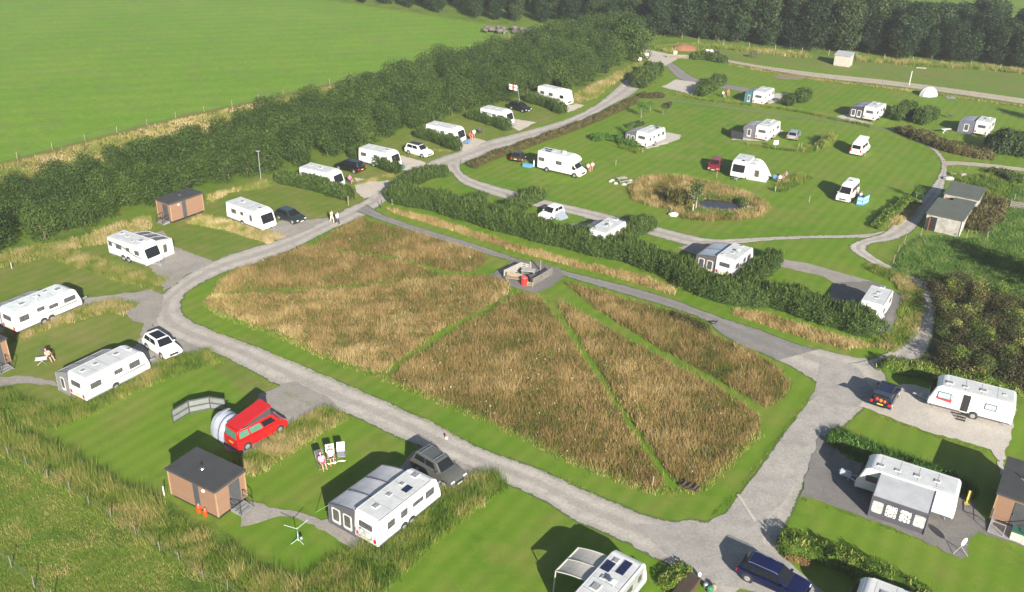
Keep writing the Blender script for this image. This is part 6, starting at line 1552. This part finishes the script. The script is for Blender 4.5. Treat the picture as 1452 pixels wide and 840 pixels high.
# blue trough and boxes behind the motorhome
q = G(748, 237); o = MB().box(-.7, .7, -.4, .4, .02, .5).build('blue_crate', plain('crate_blue', (.12, .32, .52), .6), bev=.04); o.location = (*q, 0); o.rotation_euler = (0, 0, R(-30)); tag(o, 'blue crate on the grass behind the roof dome motorhome', 'crate')
q = G(757, 236); o = MB().box(-.1, .1, -.35, .35, .02, 1.0).build('white_board', WHITE, bev=.03); o.location = (*q, 0); tag(o, 'white board leaning behind the roof dome motorhome', 'board')
# planter corner at the bottom
q = G(972, 838); t = thing('planter', q, 55, 'brown timber planter by the road at the bottom edge', 'planter')
MB().box(-1.3, 1.3, -.5, .5, 0, .45).build('box', plain('dark_timber', (.10, .06, .04), .8, dirt=.2), t); MB().box(-1.2, 1.2, -.4, .4, .4, .47).build('soil', plain('potting_soil', (.05, .035, .025), .9), t)
for px, py, c_, s, l in [(991, 819, WHITE, .14, 'white ornament on the corner of the timber planter'), (1000, 834, STEEL, .18, 'grey pot beside the timber planter'), (1006, 839, plain('green_pot', (.04, .2, .1), .6), .25, 'green pot at the bottom edge beside the road'), (985, 829, WHITE, .13, 'white pebble like pot on the planter'), (1012, 836, WOODP, .2, 'tan pot nearest the road at the bottom edge')]:
    q = G(px, py); o = MB().tube((0, 0, .02), (0, 0, .35), s * .8, s, 10).ball((0, 0, .36), s * .9, s * .9, .1).build('pot', c_); o.location = (*q, 0); tag(o, l, 'pot')
q = G(955, 306); o = MB().ball((0, 0, .15), .75, .5, .35, 8, 6).build('boulder', OFFW, bev=.0); o.location = (*q, 0); tag(o, 'pale boulder at the foot of the pond', 'boulder')
# signs and others at the top
for px, py, l in [(907, 91, 'white sign at the shelter belt end by the junction'), (917, 84, 'white sign on the left of the junction mouth'), (957, 82, 'pale sign at the right of the junction mouth'), (1164 - 65, 212, 'white topped post between the two upper lawns')]:
    q = G(px, py); t = thing('sign', q, -90 + 8, l, 'sign'); MB().tube((0, 0, 0), (0, 0, 1.0), .05).build('post', WOODP, t)
    MB().box(-.02, .02, -.4, .4, .8, 1.5).build('board', WHITE, t)
screen((946, 82), (976, 84), 0.8, 'pale gate and fence at the right of the junction', WOODP, 3, 'timber_gate')
screen((1431, 297), (1475, 303), 1.2, 'grey five bar field gate at the right edge', WOODG, 5, 'field_gate')
q = G(970, 71); o = MB().ball((0, 0, 0), 3.0, 1.6, 1.3, 14, 8).build('soil_heap', plain('red_soil', (.24, .105, .06), .9, dirt=.2, scale=1), smooth=True); o.location = (*q, 0); tag(o, 'reddish soil heap in front of the dark wood', 'heap')
q = G(721, 46); o = None
t = thing('rubble_heap', q, 0, 'dark rubble heap at the far corner of the pasture', 'heap')
rg = random.Random(3); m = MB()
for i in range(60): m.ball((rg.uniform(-6.5, 6.5), rg.gauss(0, 1.4), rg.uniform(.1, 1.0)), rg.uniform(.4, 1.0), rg.uniform(.4, .9), rg.uniform(.3, .6), 6, 4)
m.build('rubble', plain('dark_rubble', (.15, .13, .12), .9, dirt=.3, scale=.6), t)
# horses
def horse(px, py, rz, m_, label, graze=True):
    b = MB()
    def cp(a, c, ra, rb): b.tube(a, c, ra, rb, 10); b.ball(a, ra, nu=10, nv=7); b.ball(c, rb, nu=10, nv=7)
    cp((-.55, 0, 1.15), (0, 0, 1.08), .30, .27); cp((0, 0, 1.08), (.5, 0, 1.15), .27, .28)
    hd = (1.15, 0, .35) if graze else (1.15, 0, 1.75); nk = (.9, 0, .85) if graze else (.95, 0, 1.6)
    cp((.6, 0, 1.25), nk, .2, .13); cp(nk, hd, .12, .075)
    for s in (-1, 1):
        cp((.5, s * .16, 1.0), (.5, s * .15, .5), .11, .06); cp((.5, s * .15, .5), (.52, s * .15, .06), .055, .05)
        cp((-.6, s * .16, 1.05), (-.45, s * .16, .68), .17, .09); cp((-.45, s * .16, .68), (-.68, s * .16, .5), .08, .055); cp((-.68, s * .16, .5), (-.62, s * .16, .06), .05, .05)
        b.tube((nk[0] + .02, s * .06, nk[2] + .1), (nk[0], s * .09, nk[2] + .25), .04, .01)
    b.tube((-.83, 0, 1.25), (-.98, 0, .6), .06, .05)
    o = b.build('horse', m_); md = o.modifiers.new('r', 'REMESH'); md.mode = 'VOXEL'; md.voxel_size = .045
    dg = bpy.context.evaluated_depsgraph_get(); me = bpy.data.meshes.new_from_object(o.evaluated_get(dg)); o.modifiers.clear(); me.materials.clear(); me.materials.append(m_)
    for q_ in me.polygons: q_.use_smooth = True
    o.data = me; o.location = (*G(px, py), 0); o.rotation_euler = (0, 0, R(rz)); tag(o, label, 'horse')
horse(1014, 79, 10, plain('dark_hide', (.04, .03, .025), .7), 'dark horse near the low hedge in the paddock')
horse(1005, 79, 170, plain('white_hide', (.65, .64, .62), .7), 'white horse beside the dark horse in the paddock')
horse(1068, 82.5, 175, plain('brown_hide', (.06, .045, .035), .7), 'dark grazing horse farther right in the paddock')
# --- posts
PST = [(873, 235, .9, 'marker post between motorhome and pond'), (823, 180, 1.0, 'post in the brown road hedge'), (908, 178, 1.0, 'post behind the caravan with twin solar panels'), (911, 217, .9, 'post at the near corner of the caravan with twin solar panels'),
       (1016, 252, 1.0, 'post in front of the dark red car'), (1147, 287, 1.0, 'lone post on the lawn left of the high roofed campervan'), (494, 292, 1.4, 'post at the end of the lowest far left hedge'), (1099, 272, .8, 'white topped post near the domed awning'),
       (1132, 211, .9, 'post at the low planting below the silver car'), (1136, 210, .9, 'second post at the low planting below the silver car'), (1158, 214, 1.0, 'leaning post left of the raised roof campervan'), (925, 690, 1.0, 'grey post in the tip of the near meadow plot'),
       (541, 296, 1.3, 'dark post at the start of the footpath'), (556, 291, 1.0, 'pale post below the corner hedge'), (1226, 222, .6, 'short post by the raised roof campervan'), (980, 139, .8, 'post by the dark hedge block'), (996, 134, .9, 'pale post at the end of the dark hedge block'),
       (1437, 287, 1.3, 'gate post at the right edge'), (17, 381, .8, 'white post at the left edge below the shelter belt')]
for px, py, h_, l in PST: post(G(px, py), h_, l, DOORG if 'dark post' in l else (WOODW if 'white' in l else WOODP), .06)
o = MB().tube((0, 0, 0), (0, 0, 4.2), .06, .05).box(-.25, .25, -.12, .12, 4.2, 4.3).build('lamp_post', STEEL); o.location = (*G(370, 255), 0); tag(o, 'tall thin grey pole at the foot of the shelter belt', 'pole')
o = MB().tube((0, 0, 0), (0, 0, 3.0), .09, .07).build('white_pole', WHITE); o.location = (*G(1289, 121), 0); tag(o, 'white pole beside the farm track left of the dome tent', 'pole')
o = MB().tube((0, 0, .1), (2.2, 0, .1), .1).build('pale_log', WOODW); o.location = (*G(1299, 97), .0); o.rotation_euler = (0, 0, R(-5)); tag(o, 'pale log lying in the paddock beyond the white pole', 'log')
t = thing('bicycle_wheel_rack', G(977, 692), -30, 'dark hooped log pile in the tip of the meadow', 'log pile')
m = MB()
for i in range(7): m.tube((-.7 + .22 * i, -.3, .14 + .1 * (i % 2)), (-.6 + .22 * i, .35, .16 + .1 * (i % 2)), .11, .1, 8)
m.build('logs', plain('dark_logs', (.07, .05, .04), .9, dirt=.2), t)
# --- fences
def fpts(lst): return [G(*p) for p in lst]
def dens_f(lst, d):
    L = resample(GP(lst), 400); T = np.hypot(*np.diff(L, axis=0).T).sum(); return [tuple(p) for p in resample(L, max(2, int(T / d) + 1))]
fence('wire_fence', fpts([(-14, 634), (13, 649), (39, 663), (68, 679), (100, 699), (127, 718), (158, 738), (194, 762), (227, 784), (255, 799), (289, 825), (323, 840), (352, 862)]), 'post and wire fence between the weed bank and lower left pasture', 1.0, .035, WOODG)
fence('wire_fence', fpts([(-10, 780), (17, 806), (49, 834), (76, 855)]), 'three pale fence posts in the bottom left corner', 1.15, .04, WOODG)
fence('wire_fence', dens_f([(-30, 239), (0, 232), (133, 197), (260, 165), (370, 142), (547, 102), (640, 77), (722, 54)], 5.5), 'wire fence along the near edge of the bright pasture', 1.1, .06, WOODP)
fence('wire_fence', dens_f([(1036, 92), (1082, 99), (1155, 111.5), (1289, 127), (1452, 150), (1500, 158)], 4.5), 'post and wire fence along the near side of the farm track', 1.0, .07, WOODG)
fence('wire_fence', dens_f([(990, 61), (1083, 70), (1150, 77), (1209, 82), (1320, 92), (1460, 104)], 6), 'post fence in the tall grass below the dark wood', 1.4, .09, WOODP)
fence('wire_fence', fpts([(1266, 375), (1273, 360), (1282, 346), (1305, 336), (1337, 337), (1370, 339), (1399, 340), (1410, 318), (1420, 303), (1432, 293)]), 'paddock fence running past the block building to the field gate', 1.2, .05, WOODP)
fence('wire_fence', fpts([(1350, 238), (1372, 240), (1396, 241), (1420, 244), (1448, 248), (1475, 251)]), 'wire fence below the upper right track', 1.0, .05, WOODG)
HAZE = 0.00032
hz = MB().box(-420, 420, -40, 620, -1.5, 60).build('haze', bpy.data.materials.new('haze'))
hm = hz.data.materials[0]; hm.use_nodes = True; n = hm.node_tree; n.nodes.clear()
ou = n.nodes.new('ShaderNodeOutputMaterial'); pv = n.nodes.new('ShaderNodeVolumePrincipled')
pv.inputs['Color'].default_value = (.86, .90, .95, 1); pv.inputs['Density'].default_value = HAZE; pv.inputs['Anisotropy'].default_value = 0.1
n.links.new(pv.outputs[0], ou.inputs['Volume']); hz['kind'] = 'stuff'
sc.cycles.volume_step_rate = 8
